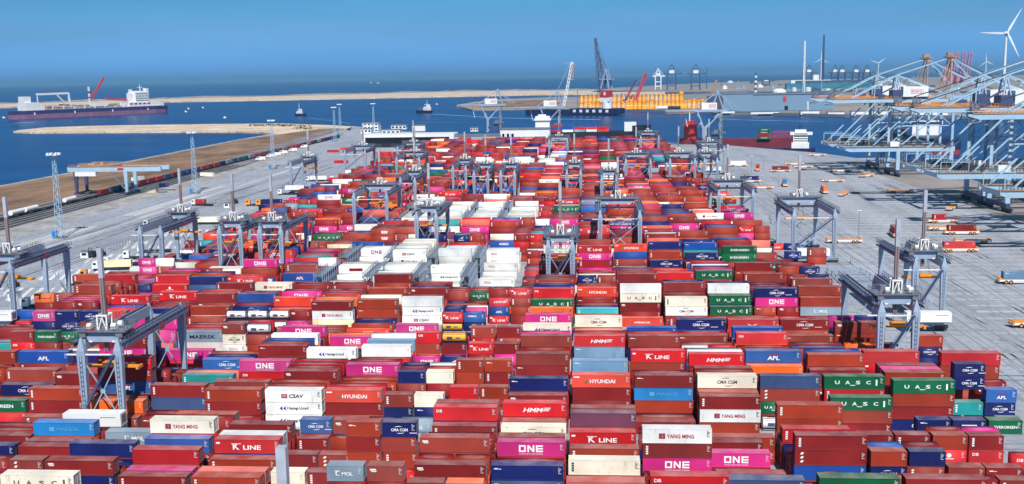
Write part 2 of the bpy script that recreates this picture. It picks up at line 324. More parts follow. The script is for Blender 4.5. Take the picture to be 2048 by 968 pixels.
KNOWN=[(6,-7,0,4,'cream','UASCD'),(6,0,0,4,'salmon',''),(7,1,0,4,'red','DB'),(7,3,0,4,'green',''),(7,4,0,4,'maroon',''),(8,-3,1,4,'grey','MOL'),(8,-2,2,3,'orange',''),(9,2,0,3,'slate',''),(10,-7,0,2,'navy',''),(10,-7,0,3,'maroon','TRI'),(10,-6,0,2,'maroon','V'),(10,-5,0,2,'rust','V'),(10,-2,0,3,'maroon','TRI'),(10,-1,0,2,'slate','SM'),(10,-1,0,3,'navy','SM'),(11,-6,0,2,'pink','ONE'),(11,-5,0,2,'salmon',''),(11,-4,1,2,'cream',''),(11,-3,2,2,'red','DB'),(11,0,0,3,'cream','VD'),(11,4,2,2,'steel',''),(11,5,2,2,'brown','V'),(12,-6,0,3,'crimson',''),(12,-3,2,5,'navy','CMA'),(12,-2,0,4,'brown','TRI'),(13,-7,0,3,'navy',''),(13,-5,0,2,'rust','V'),(13,-3,1,1,'red','KLINE'),(13,-3,1,2,'rust','V'),(13,-3,2,2,'red','KLINE'),(13,-3,2,3,'rust',''),(13,0,0,3,'rust','V'),(13,3,0,2,'royal','OVAL'),(13,3,0,3,'maroon','L3'),(13,3,0,4,'maroon','V'),(13,4,1,2,'navy','CMA'),(13,4,1,3,'rust',''),(13,5,1,2,'brown',''),(14,-6,0,3,'royal',''),(14,-5,0,3,'red','KLINE'),(14,-4,1,2,'maroon',''),(14,-1,0,3,'pink','ONE'),(14,1,0,2,'pink','ONE'),(14,1,0,3,'maroon','V'),(14,1,0,4,'greywhite','YM'),(14,4,1,3,'blue',''),(15,-9,0,2,'navy',''),(15,-8,0,2,'maroon',''),(15,-6,0,4,'cream','YM'),(15,-5,0,3,'greywhite','YM'),(15,-3,2,3,'grey','MOL'),(15,-2,0,3,'maroon',''),(15,-1,0,3,'brown',''),(15,6,1,2,'red','DB'),(16,0,0,3,'red','KLINE'),(16,4,2,2,'maroon',''),(16,4,2,3,'maroon','V'),(16,5,1,1,'red','DB'),(16,5,1,2,'red','DOT'),(16,5,2,1,'royal',''),(16,5,2,2,'red','DB'),(16,5,2,3,'maroon','V'),(17,-9,0,2,'maroon',''),(17,-8,0,3,'sky','FADED'),(17,-5,0,3,'maroon',''),(17,-4,1,2,'maroon','V'),(17,-4,2,1,'red','KLINE'),(17,-2,0,3,'maroon','V'),(17,-1,0,3,'cream','CMAD'),(17,0,0,4,'purple',''),(17,3,0,3,'crimson','V'),(17,5,2,3,'pink',''),(18,-7,0,2,'grey','MOL'),(18,-6,0,3,'maroon','V'),(18,-4,1,3,'blue','CMA'),(18,-4,2,2,'blue','SEACO'),(18,-3,2,3,'grey','MOL'),(18,-2,0,4,'red','DB'),(18,0,0,4,'brown',''),(19,-2,0,4,'brown',''),(19,-1,0,4,'red','HMM'),(19,0,0,3,'rust',''),(19,3,0,4,'rust','V'),(19,5,2,3,'navy','CMAB'),(19,6,1,3,'green','EVERGREEN'),(20,-8,0,1,'brown',''),(20,-3,2,3,'cream',''),(20,-1,0,3,'maroon','TRI'),(20,2,0,1,'rust',''),(20,2,0,2,'greywhite','YM'),(20,2,0,3,'maroon','V'),(20,4,0,2,'rust',''),(20,4,0,3,'green','UASC'),(21,-10,0,1,'red',''),(21,-10,0,2,'green','EVERGREEN'),(21,-9,0,2,'maroon','V'),(21,-9,0,3,'rust','V'),(21,-8,0,2,'orange',''),(21,-6,0,2,'maroon','V'),(21,-6,0,3,'rust','V'),(21,-5,0,1,'white','HAPAG'),(21,-5,0,2,'white','HAPAG'),(21,-5,0,3,'white','CSAV'),(21,-4,0,1,'rust','V'),(21,-4,0,2,'maroon',''),(21,-4,0,3,'vermil','HYUNDAI'),(21,-3,1,1,'navy','CMA'),(21,-3,1,2,'maroon',''),(21,-1,0,4,'navy','SM'),(21,3,1,1,'tank',''),(21,5,0,1,'navy','CMA'),(21,5,0,2,'maroon',''),(21,5,0,3,'rust',''),(21,5,0,4,'green','UASC'),(22,-7,0,2,'slate',''),(22,-7,0,3,'maroon','V'),(22,-2,1,3,'red',''),(22,0,0,4,'vermil','HYUNDAI'),(22,1,0,2,'rust',''),(22,1,0,3,'sky','FADED'),(22,1,0,4,'maroon','SM'),(22,2,0,4,'cream','CMAD'),(22,3,0,3,'brown','L3'),(22,3,0,4,'slate',''),(22,3,1,2,'green','UASC'),(22,4,0,3,'crimson','V'),(22,4,0,4,'green','UASC'),(22,6,1,2,'teal','V'),(22,6,1,4,'navy','CMA'),(22,6,1,5,'navy','CMA'),(22,6,2,2,'navy','CMA'),(22,6,2,3,'blue','APL'),(23,-8,0,3,'blue','APL'),(23,-8,0,5,'red','KLINE'),(23,-6,0,3,'brown',''),(23,0,0,2,'tealgrey','CAPITAL'),(23,0,0,3,'pink','ONE'),(23,5,0,4,'rust',''),(24,5,0,4,'pink',''),(24,6,2,3,'maroon','V'),(25,-10,0,2,'navy','CMA'),(25,-9,0,3,'maroon','TRI'),(25,5,0,4,'maroon',''),(25,6,0,5,'crimson',''),(26,-10,0,3,'rust','V'),(26,-8,0,3,'maroon',''),(26,-5,0,3,'maroon','TRI'),(26,-3,2,3,'cream',''),(26,-2,1,3,'rust',''),(26,-2,1,4,'rust','V'),(26,0,0,4,'steel','SM'),(27,-5,0,3,'maroon',''),(27,-3,1,3,'maroon','V'),(27,-3,2,2,'pink','ONE'),(27,-2,2,1,'orange','HAPAG'),(27,-2,2,2,'orange','HAPAG'),(27,-2,2,3,'pink','ONE'),(27,4,0,3,'maroon',''),(28,-11,0,4,'rust',''),(28,-10,0,4,'royal','APL'),(28,-7,0,2,'teal','V'),(28,-4,0,3,'pink','ONE'),(28,-3,2,3,'cream',''),(28,-1,0,3,'maroon','SM'),(28,-1,0,4,'brown',''),(28,0,0,3,'red','DB'),(28,2,0,4,'red','HMM'),(28,3,0,3,'orange',''),(28,4,0,4,'rust',''),(29,-7,0,2,'salmon',''),(29,-6,0,2,'red','DB'),(29,-6,0,3,'pink','ONE'),(29,-4,0,3,'maroon','V'),(29,1,0,3,'rust',''),(29,1,0,4,'red','KLINE'),(29,3,0,4,'blue','APL'),(31,-6,0,3,'maroon','SM'),(31,-4,0,3,'white',''),(31,-3,1,2,'pink','ONE'),(31,-3,2,2,'navy','ARROW'),(31,-1,0,4,'brown',''),(31,0,0,4,'red','HMM'),(31,1,0,4,'brown','SM'),(32,-11,2,4,'green','EVERGREEN'),(32,-10,0,2,'navy',''),(32,-6,0,3,'brown',''),(32,-3,2,4,'tanky',''),(32,-2,1,2,'maroon',''),(32,-2,1,3,'red','KLINE'),(32,-2,2,2,'pink','ONE'),(32,-1,0,4,'pink',''),(32,0,0,4,'brown',''),(32,1,0,4,'crimson',''),(32,3,0,4,'red','DB'),(33,-8,0,1,'red',''),(33,-8,0,2,'pink','ONE'),(33,-6,0,3,'royal',''),(33,-4,0,3,'steel',''),(33,-3,1,3,'maroon',''),(33,-3,2,3,'navy','SM'),(33,0,0,2,'maroon','SM'),(34,-2,1,4,'rust','V'),(34,1,0,4,'royal',''),(34,3,0,4,'royal',''),(35,-12,0,2,'teal',''),(35,-11,0,2,'maroon',''),(35,-10,1,3,'green','UASC'),(35,-7,2,4,'tank',''),(35,-6,0,3,'white',''),(35,-4,0,3,'white',''),(35,-2,2,3,'maroon','V'),(35,-1,0,4,'cream','HAPAG'),(35,2,0,3,'brown','SM'),(35,4,0,3,'rust','SM'),(35,6,2,1,'navy',''),(35,6,2,2,'navy','CMA'),(35,6,2,3,'rust',''),(36,-11,2,3,'green','UASC'),(36,-11,2,4,'navy','CMA'),(36,-11,2,5,'navy','SM'),(36,-10,1,4,'rust',''),(36,-10,1,5,'navy','CMA'),(36,-8,0,2,'lgrey',''),(36,-8,0,3,'grey','MAERSK'),(36,-7,0,2,'navy','ARROW'),(36,-7,0,3,'rust',''),(36,-7,1,4,'tank',''),(37,-12,0,3,'maroon',''),(37,2,0,4,'navy','CMA'),(37,3,0,4,'red','BIRD'),(37,4,0,4,'maroon','CMA'),(38,-11,0,2,'navy','ARROW'),(38,-6,0,3,'pink','ONE'),(38,-5,0,2,'pink','ONE'),(38,0,0,4,'cream','CMAD'),(39,-1,0,4,'pink','ONE'),(42,-12,1,2,'redpink','KLINE'),(43,-1,0,3,'orange','HAPAG'),(44,-4,0,1,'pink','ONE'),(45,-7,1,1,'tank',''),(45,-3,1,1,'tanky',''),(45,-3,1,2,'red','KLINE'),(45,-3,2,1,'navy','CMA'),(46,-12,1,3,'maroon',''),(46,-8,1,2,'tank',''),(46,-8,2,2,'tank',''),(46,-7,1,2,'tank',''),(46,-6,0,1,'beige',''),(46,-6,0,2,'greywhite','YM'),(46,-6,0,3,'maroon','SM'),(47,-11,0,2,'red','KLINE'),(47,-9,0,1,'rust','V'),(47,-5,0,2,'rust','SM'),(47,-5,0,3,'rust','SM'),(47,-3,2,2,'pink','ONE'),(47,-1,0,3,'green','UASC'),(47,0,0,2,'cyan','V'),(47,1,0,1,'vermil','HAMBURG'),(48,-9,0,2,'rust',''),(48,-8,0,2,'navy','CMA'),(48,-7,0,3,'vermil','DB'),(48,-6,0,3,'orange','HAPAG'),(48,-4,0,1,'white','CSAV'),(48,-4,0,2,'white','HAPAG'),(48,-4,0,3,'greywhite',''),(48,-2,1,1,'red','KLINE'),(48,-2,2,4,'red','KLINE'),(48,-1,0,4,'red','DB'),(48,2,0,2,'white','CMAD'),(48,2,0,3,'cream','VD'),(48,3,0,2,'green','UASC'),(48,4,0,3,'pink','ONE'),(48,4,0,4,'navy','CMA'),(48,4,2,2,'maroon','TRI'),(48,5,0,2,'grey','MOL'),(48,5,0,3,'rust',''),(49,-11,0,3,'red','KLINE'),(49,-5,0,3,'cream',''),(49,3,0,3,'green','UASC'),(49,5,0,4,'rust',''),(50,-13,1,3,'orange','HAPAG'),(50,-8,0,3,'royal',''),(50,1,0,3,'cream','UASCD'),(50,1,0,4,'white',''),(50,3,0,4,'white',''),(51,-10,0,3,'red','KLINE'),(51,-7,0,3,'pink','ONE'),(51,-3,2,3,'green','UASC'),(51,1,0,1,'red','HMM'),(51,2,0,4,'maroon',''),(52,-2,1,1,'orange','HAPAG'),(52,0,0,2,'maroon','SM'),(53,-5,0,3,'rust',''),(53,-4,0,3,'maroon','TRI'),(53,-2,1,3,'red','KLINE'),(53,0,0,3,'vermil','HYUNDAI'),(54,-2,1,2,'red','KLINE'),(55,-7,0,3,'maroon',''),(55,-6,0,3,'maroon','V'),(56,-9,0,3,'maroon','V'),(56,-8,0,3,'cream','YM'),(56,-6,0,3,'maroon','V'),(57,-11,0,2,'red','DOT'),(62,-9,0,3,'rust',''),(63,100,0,2,'white',''),(64,-12,1,3,'pink','ONE'),(64,-12,1,4,'pink','ONE'),(64,-8,0,2,'royal','APL'),(64,6,1,4,'rust',''),(64,6,1,5,'brown','V'),(64,100,0,3,'white','KLINER'),(64,101,0,3,'greywhite',''),(64,102,0,2,'white','HAPAG'),(64,102,0,3,'white','SMD'),(65,103,0,1,'greywhite','OOCL'),(67,103,0,1,'greywhite',''),(68,-11,0,2,'rust',''),(68,102,0,4,'greywhite',''),(68,103,0,2,'greywhite','OOCL'),(69,-12,0,2,'lgrey',''),(69,4,0,3,'green','EVERGREEN'),(69,4,0,4,'green','EVERGREEN'),(70,0,0,4,'red','KLINE'),(70,2,0,2,'navy','CMA'),(70,3,0,3,'navy','CMA'),(70,102,0,2,'white',''),(71,0,0,1,'rust','V'),(71,1,0,4,'vermil','HYUNDAI'),(71,2,0,3,'rust','V'),(72,3,0,4,'royal','SM'),(72,103,0,2,'white','OOCL'),(72,103,0,3,'white','OOCL'),(73,2,0,4,'navy','SM'),(73,100,0,2,'white',''),(74,0,0,2,'rust',''),(74,100,0,3,'white','ONED'),(75,-12,0,2,'royal',''),(75,1,0,1,'maroon','V'),(76,1,0,2,'vermil','W3'),(76,6,1,2,'navy','CMA'),(80,3,0,4,'rust','V'),(81,-8,0,2,'beige',''),(81,1,0,4,'maroon',''),(82,2,0,4,'maroon','TRI'),(82,5,2,1,'cream',''),(83,0,0,4,'red','KLINE'),(86,6,1,1,'red','KLINE'),(86,6,2,1,'navy','CMA'),(87,-7,0,2,'rust','W3'),(87,-7,0,3,'rust','W3'),(87,-3,0,1,'royal','CMAB'),(88,-9,0,2,'green','UASC'),(88,-3,0,4,'rust','V'),(89,-4,0,3,'pink','ONE'),(90,3,0,3,'pink','ONE'),(91,3,0,3,'pink','ONE'),(92,2,0,4,'rust',''),(92,3,0,4,'maroon','TRI'),(96,4,0,4,'white','YM'),(96,5,0,4,'pink','ONE'),(101,-10,0,1,'pink','ONE'),(102,-10,0,2,'maroon','V'),(102,-9,0,1,'pink','ONE'),(103,-9,0,2,'maroon','V'),(103,-1,0,4,'green','UASC'),(107,102,0,4,'white',''),(110,3,0,3,'navy','SM'),(110,4,0,3,'rust',''),(111,-1,0,4,'red','KLINE'),(113,4,0,4,'rust','V'),(115,3,0,4,'rust',''),(116,101,0,3,'cream',''),(116,103,0,3,'white','GL'),(117,-4,0,4,'white',''),(118,-12,0,2,'teal','V'),(118,-11,0,4,'white','ONED'),(125,3,0,4,'rust',''),(133,-13,0,2,'navy',''),(134,-11,0,1,'green','EVERGREEN'),(136,-4,0,3,'royal','APL'),(139,-3,0,1,'white',''),(148,-3,0,1,'royal',''),(156,-8,0,4,'green','UASC'),(158,3,0,4,'grey','MAERSK'),(177,-11,0,3,'green','EVERGREEN'),(179,102,0,5,'white',''),(183,-9,0,2,'beige',''),(189,100,0,4,'white',''),(197,1,0,3,'green','EVERGREEN'),(198,-13,0,5,'red',''),(202,-6,0,4,'red','KLINE'),(213,-6,0,1,'white',''),(214,-3,0,2,'white',''),(236,-8,0,1,'red','KLINE')]
HEIGHTS=[1333212412333332432100000,1333222421423331431300000,1323323312323433332100000,1333132324234233243100000,1333232234233234243100000,1333231233133334242000000,1122113411233343233300000,1232223212222214344000000,1132233202243223232100000,1213321111212123321000000,1331323322113322211100000,1312322222223232112200000,1310322231154221111100000,1333311312132231143200000,1332211233212324123000000,1333222143033320021020000,1332212122022230023300000,1332223123223340032300000,1233222232334342222200000,1313221131114432141330000,1233011110032311303000000,1333232133321411312400000,1323112323323344444350000,1232125233211232432400000,1232122222210232431430000,1332232222110232332450000,1233323123234243312200000,1333232113233222323000000,1334422213332432434100000,1223222233322334444400000,1222141223211323323300000,1222130232321444333000000,1024240232243444343300000,1011222132332323232100000,1111211122234334242000000,1222321431333433323030000,1125533421221233331400000,1031443321221232444200000,1222333232222342242400000,1122323222112422333200000,1012000110010010111200000,1012011110001111102000000,1122001111001010112100000,1101011010000320211100000,1000001001100120100100000,1101101100020210111000000,1231102231010010011100000,1032211223020321111100000,1032222332324420324300000,1133212223320220333400000,1342233232120414342100000,1132323332230411443200000,1242232332231323433200000,1132222223333433223400000,1112222221322432203300000,1031121331322433213400000,1141133334322324224200000,1022332200001132222402321,1123232200001032211002321,1021321100001132312402311,1023321100001433234101311,1123221100000423133101210,1123331100000323133201210,1121241200000322132002210,1041122400000222232153330,1220233300001122232303321,1022213200001412231003321,1011243300001311122202411,1012243200001201122202442,1122243200001201124002411,1122243100001441232201421,1022333100001414322101431,1112143100003410242101433,1112443200003410434002333,1112433300002320334003433,1022432200002441244003432,1022422200002422434023432,1122232334224322433100000,1122321223214222433100000,1122321223113222333000000,1022321212114313343000000,1022422212214314333000000,1122322202214314423100000,1021322222314443334200000,1122322132302343334400000,1221211142303434434200000,1121412133202343234210000,1022411332212143424400000,1022422311242233314300000,1022412323332133323200000,1222222344444443233200000,1212112234243343233200000,1222111344444443443200000,1122111122322331323300000,1222111233323321433000000,1022111222332233443300000,1212111312332313234400000,1222002400004333334303433,1022003400002324324403433,1122002300003324224203433,1122004400002333223303433,1022104400002333133103433,1222214400002332333403433,1141122300004444332303333,1141233400003434433203433,1241223300003443333103433,1133222200003324433303433,1243334200002333422304343,1133333200002333422204333,1222234100001343322104332,1122223300002343333404332,1222224200002434303404332,1222123300002334403004232,1322233200002443234303232,1322232300002444112404232,1222243300002444342004232,1122244300004324243204333,1113234431433324342400000,1224244422333233342400000,1133214331333243442400000,1222224433133233133200000,1231114333232234234100000,1131124343133333123000000,1121132332322242233100000,1121123223222232333100000,1121122233322142442100000,1221124243313444434200000,1220044323323442332000000,1210043433223241443400000,1130234334213342442200000,1140441224212332433400000,1140333334212422433400000,1140432334212432443100000,1240333224212341243200000,1321422223214242142300000,1243432324213442143200000,1333442422311443432200000,1223332333103444242400000,1224222434003324242000000,1223222443214433232400000,1222133332313434224000000,1232234333413434433300000,1332234433413424334200000,1241232413211432431300000,1242232422311432433200000,1233343431211443432000000,1333444231304423233200000,1233243343404344333400000,1123333344213444233000000,1132243344424244222400000,1242222442434433423300000,1143432342444333333000000,1244322341344333333300000,1122323342423224333200000,1222433343333234334100000,1332442343323324433200000,1241334323234233232300000,1143223232343344331300000,1244212322343344342200000,1242214232343244332100000,1244442133424331424300000,1243341243424331434400000,1333342343424232434300000,1232333333443222333300000,1121233443443312231400000,1122323343443222231100000,1233333424434443324400000,1233332324344444424300000,1233333334243444434000000,1222222324243343434100000,1232222344422323432200000,1132222243422333423200000,1231222344423323433000000,1312222434241334333000000,1232422442440423434000000,1122422433441433234100000,1132222243324344423100000,1333213400004314441203333,1222213400004224243103343,1122213400004213342403353,1224112400003323242103343,1224312400002433331303343,1223212400003423133103343,1232224400004213333203343,1233434300004233333103343,1123233300004223233203333,1234233300002423434203343,1243222300002423240103333,1143234300003413342203233,1243223300003432340204233,1143324100003322333103233,1233233100003322434103233,1332433200003322324203233,1332412300004332333003233,1332431300002442423103233,1232313300003322433003233,1123234300002342424203233,1322324321314333242300000,1533324311323344221400000,1132334311224233232200000,1333222311223433423300000,1243422311224433433100000,1324322341223433333400000,1233234212323334312200000,1323434213323134212200000,1122433112223324322100000,1333341213224434224000000,1243222202213334433300000,1233122201313344443100000,1243122201214244434200000,1233222103212323423000000,1334132103311423323200000,1233322104310433414400000,1132242214413332433400000,1232232243322131431200000,1142242244342332443100000,1223232122432321432200000,1332431144443424422100000,1232431141244223433200000,1232431133344224323200000,1343431124233132343000000,1244431134221242243200000,1243441134232233343300000,1222431143243333344100000,1223421133333334434200000,1233331142332433444100000,1243231024334234322400000,1244320232342344332100000,1243330222333343221100000,1244330322343244242000000,1233430243343322424100000,1323430442341332424200000,1333420243344332434200000,1132230334322323313300000,1133330334333334314300000,1231430333333344324400000,1232341333423433332200000,1323321214243432343400000,1322331324344434234200000,1122422314334443444200000,1132333333323332433200000,1221223334323233333400000,1232323224422342434100000,1242412233343333224200000,1142323422243333423200000,1132323234344232313200000,1144332331443223423200000,1134424233443434242200000,1343414324443334342300000,1233414242443434343100000,1133434324343243232000000,1132423223443333232200000,1133423334334343222100000,1223432443333332443100000,1113342433324212433000000,1223343444324332333100000,1111423343443034221100000,1343431322334442233400000,1234321422134332133400000,1242422312434322134100000,1242234443313132432300000,1132223334322242323400000,1141232443223332433100000,1332432233422224223300000,1242431343332323213000000,1232332344322313313300000,1332433433431342243300000]
HEIGHTS=[str(h)[1:] for h in HEIGHTS]
HALVES=[1110000000011000000100000,1110000000001001000000000,1111000000011000000100001,1110000000000000000000000,1111000000011000000100000,1000001000011000000100000,1110000000001000100100000,1000000100011000000000000,1110000000011000000000000,1010000100011100000000000,1010001000010000000000000,1010000000111000001100000,1010000000010000001100000,1010000000011000001100000,1010000000111000001100000,1000000000010000000110000,1010000000001000001111000,1100000100110000001100000,1011000000110000000100000,1010000000000000000110000,1100000000010010000000000,1001000000011000010000000,1110000000011000010010000,1110010100001000000000000,1110000000000000000010100,1110000000001000000000000,1000000000011000000100000,1010000000011000000100000,1100000000011000000101000,1110000000011000000000100,1000000000010000000100000,1110000000010000100000000,1101000000011000000100000,1100000000011101000110000,1111000000011000000100000,1100100100011000000110000,1101100100010000000000000,1100100000011000000100000,1100000000011000000100000,1100000000001000000100000,1010000010011000100100000,1110000000001000000100010,1010000000011000000100000,1110010000001000000100000,1001000000011000000100000,1100000100011000000001000,1110001100011000000100000,1100000000011000011000000,1000000000011000001000000,1000000000000100000000000,1100000000011000000000010,1100001000011000000010000,1000000010011000000000000,1110000000011000001000000,1010000000011000000100000,1000011000000000000100000,1000000000011000000100000,1110000000011010000110000,1110000000011000000100000,1110000000011000000000000,1000000000011010000100000,1010100000001000000000000,1010100000011000000000000,1010000000111000000000000,1110000000011001000010000,1100000000011100001100000,1000000000010000000100000,1100000000011000001000000,1010000000011000000100000,1100000000010000000000000,1110000000010001000000000,1100000000011000000000000,1110000010010000000000000,1110000000011000000100000,1110000000001000000000000,1100000000010000000000000,1110000000011000000010000,1110000000011001000000000,1100011000111000000100000,1110000000011010000100000,1010000000011000000100000,1110100000001000000100000,1000000000011010000100000,1110000100111000000000000,1110000010100000000100000,1111010000011000010000000,1110000000011010000010010,1010000000001000000001000,1000000000001000000100000,1110010010011100000100000,1100001000011000000100000,1100000000011010000101000,1110000000011000000100000,1000000000011010000100000,1010000000011000000100000,1010000000011000000100000,1010000000011000000001000,1010000000000000000100000,1110100000000000000000000,1110000000000011001000000,1100000000001000000100100,1000000000000000000000000,1010000000000010000000000,1010000000000000000100000,1100000000000000000100000,1010000000000000000010000,1010000000000000000100000,1110000000000000000100000,1000100100001000000100100,1010000000000000001100100,1110000000000000000100000,1010000000000000000100000,1110000000010000000100010,1010000000000000010110000,1110110000000000000100000,1111000000000000000000000,1110000000000000000000010,1000000000000000010100000,1100010000000000000000110,1010000000000000000000000,1000001000000000000100010,1010000000000000000100010,1110000000000010001100000,1110000000000100000000001,1110000000000001010100000,1110000000000000000100000,1110000000000001010001000,1010000000000000000100000,1010100000000000000100000,1110000000000000000100000,1110000000000000000100000,1000000000000000000010000,1010000000000000000000000,1000000001000000000100000,1000001000010000000100000,1100000000000000000100000,1110000000000000000000000,1100000000000000000100000,1110000000000000000100000,1010000000000000000100000,1111010000000000010110000,1010000000000000000100000,1110000000000000000000000,1100000000000000000000000,1110000000000000000100001,1110000000000000000100000,1110000000000000100100100,1110000000000000000000000,1110000000000000000100000,1110000000000100000100000,1000000000000001000010000,1010010000000000000000000,1010000000000000000000000,1010010000000000000100000,1000000000000001000100000,1110000000000000000100000,1110000000000000000110000,1111000000000000000100000,1101000000000000000100000,1010001000000000000100000,1100000000000000000100000,1110000000000000000100000,1100000010000011000100000,1010010000000000000000000,1010000000000000000000000,1100000000000000000100000,1010000000000100000001000,1011000000000000000110000,1010000000000000000100000,1000000000010100000000000,1010000000000000000100000,1110000000000001000100000,1110000100000001000110000,1110000000000000000100000,1010000000000000000100000,1000000000000000000100000,1010000010000000000000000,1010001000000000000100000,1010000100000000000000000,1100100000000000000000000,1100000000000000000100000,1010000000000000000100000,1010000000000000000100000,1100000000000000000000000,1110000001000000100100000,1010000000000000000000000,1110000000000000000100000,1110000000000000000000000,1110000000000000000000000,1010000000000000000100000,1110000000000100000100000,1100000000000000000100000,1100000000000000000100000,1100000000000010000100000,1100000100000000000100000,1010000000000000000100000,1010000000000001000000000,1010000000000000000100000,1000000000000000000100000,1110000000000000000100010,1100000000000000000100000,1110100000000000000000000,1100010000000100000100100,1100000000000000000000000,1110000000000000000000000,1110000001000000000000100,1010000000000000000000100,1100000100000000000100000,1000000000000000000100000,1100000000011000000100001,1110000000000000000000000,1000000000000000000100000,1100010001100000000100000,1001100000000000000000000,1010000000000001000000000,1010010000001000000000000,1111000100000000000101000,1000000000000000000100000,1010000000000000000100000,1110000100000000000000000,1110000000100000000000000,1010000000000000000100000,1110000000000000000000000,1010000001000000000000000,1100000000000000000000000,1100000000000000000100000,1100000000000000000000000,1110000000000000100100000,1010000000000000000000000,1010000000000000000100000,1110000000000000000100000,1100010010000000000000000,1100000000000000000000000,1100000000000000000100000,1010000000000000000000000,1110000000000010000000000,1011000100000000000100000,1110000000000000000000000,1110001000000000000010010,1110000000000000000000001,1110000000000000000000000,1111000000000000000100000,1011000000010000000100000,1110000100000000000100000,1010000000000000000000000,1110000000000000000000000,1110000000000010000000000,1000000000000000000000000,1100000000000000000110000,1110000000000000000000000,1000010000000000000100000,1100000000000000000000001,1000000000000000010000000,1010001000010000100110000,1010000000000000000100000,1010000100000000010000100,1110000000000010000000000,1000000000100010000100000,1110100000000000010000000,1010010000000100000100000,1110100000000000010100000,1110000000000000000000000,1110011000000000000000000,1110000000000000000000000,1010000000000000000100001,1110000000000000000000000,1000000000000000000000001]
HALVES=[str(h)[1:] for h in HALVES]
TOP300=[599,748,647,692,676,800,596,794,781,586,1052,829,939,383,914,995,723,747,0,1042,460,1146,882,799,1091,1209,1205,467,1195,1117,1199,588,1133,1111,1094,1123,1191,471,1120,1113,798,1239,590,1598,1166,503,1145,1542,502,1373,778,726,1090,742,1535,1417,754,1590,1499,1526,1606,753,1119,1512,1204,1193,559,1194,1110,1190,1122,921,1689,1384,1238,896,1566,688,1693,687,1763,1072,2001,932,935,1617,1685,1144,1676,824,1165,1395,1237,1093,1671,631,746,895,403,1339,1116,1625,784,2053,2045,2017,1089,2098,1525,942,1688,984,1780,1060,2,686,1217,1215,685,924,1966,1538,583,974,2378,1079,628,1274,1505,894,1336,758,2284,1213,2367,2000,2362,2308,1620,2346,1006,2516,2462,1085,1928,1183,2369,757,1051,1589,2374,2375,1108,1184,2421,626,2414,2338,2469,1933,2146,1410,2299,1080,1214,1411,2626,2385,1246,1058,2438,2431,1088,1216,2081,1919,2790,1402,1403,2762,832,2333,2377,2482,2318,2441,2366,2283,890,2307,684,2049,2079,2460,1482,2238,844,1208,1936,1059,2782,2949,632,1071,2945,785,2315,585,1408,2643,1737,2345,1743,2461,1869,1715,1899,801,2931,2900,2752,911,1852,1853,1717,1616,1744,1789,2344,1031,683,2851,1721,3112,1565,1002,1960,3081,2803,2227,1409,3046,3230,1077,3272,1092,3126,889,3300,998,1038,751,1965,1863,1714,2749,2317,2607,3111,1895,1735,1950,3160,3378,2604,3106,1949,1959,1736,1372,2800,2744,3203,1884,3339,1163,3342,1118,1893,508,3381,3335,3333,3469,3270,1138,3424,1368,3331,866,1143,1495,509,3438,985,1319,659,3526,822,1311]
# ================================================================ containers
PAL={'maroon':(134,37,38),'rust':(158,56,38),'brown':(146,58,50),'crimson':(172,36,44),'red':(200,34,40),'vermil':(222,66,46),'navy':(26,36,98),'royal':(30,76,156),'blue':(48,94,160),'sky':(34,124,190),'pink':(206,48,130),'white':(238,238,234),'cream':(236,228,208),'greywhite':(222,224,222),'lgrey':(196,196,192),'beige':(228,208,170),'orange':(238,106,38),'green':(22,96,62),'teal':(38,146,146),'cyan':(66,194,202),'slate':(62,82,124),'steel':(104,144,176),'grey':(132,152,168),'purple':(112,56,84),'salmon':(222,104,88),'redpink':(214,54,78),'tealgrey':(52,92,102),'tank':(244,244,240),'tanky':(236,172,64)}
WORDC={'maroon':'maroon','rust':'rust-red','brown':'brown','crimson':'crimson','red':'bright red','vermil':'orange-red','navy':'navy','royal':'royal blue','blue':'mid-blue','sky':'sky-blue','pink':'magenta','white':'white','cream':'cream','greywhite':'pale grey-white','lgrey':'light grey','beige':'beige','orange':'orange','green':'dark green','teal':'teal','cyan':'turquoise','slate':'slate blue','steel':'steel blue','grey':'blue-grey','purple':'plum','salmon':'salmon','redpink':'pinkish red','tealgrey':'dark teal-grey','tank':'white tank','tanky':'yellow tank'}
MARKW={'ONE':'huge white block letters','ONED':'plum block letters','KLINE':'white serif letters','KLINER':'a red name panel','HMM':'slanted white letters','HYUNDAI':'a triangle and white letters','CMA':'white letters and arcs','CMAD':'dark letters and arcs','CMAB':'a white name panel','APL':'white letters under a red bar','UASC':'widely spaced white letters','UASCD':'widely spaced dark letters','EVERGREEN':'a white name band','HAPAG':'blue arrow and dark letters','YM':'red letters and emblem','CSAV':'boxed emblem and dark letters','MAERSK':'a star square and dark letters','MOL':'a round emblem and white letters','SEACO':'small white lower-case letters','HAMBURG':'a row of small white letters','CAPITAL':'small white capitals','OOCL':'red letters on the left','ARROW':'a white arrowhead emblem','W3':'a white double-line emblem','DB':'two small white letters','V':'a vertical white strip','VD':'a vertical dark strip','TRI':'a small white plate','SM':'a small white mark','SMD':'small grey print','FADED':'a faded name panel','DOT':'a small white round emblem','BIRD':'a white wing emblem','L3':'three slanted white marks','OVAL':'a red oval','GL':'a thin green line'}
_fc={}
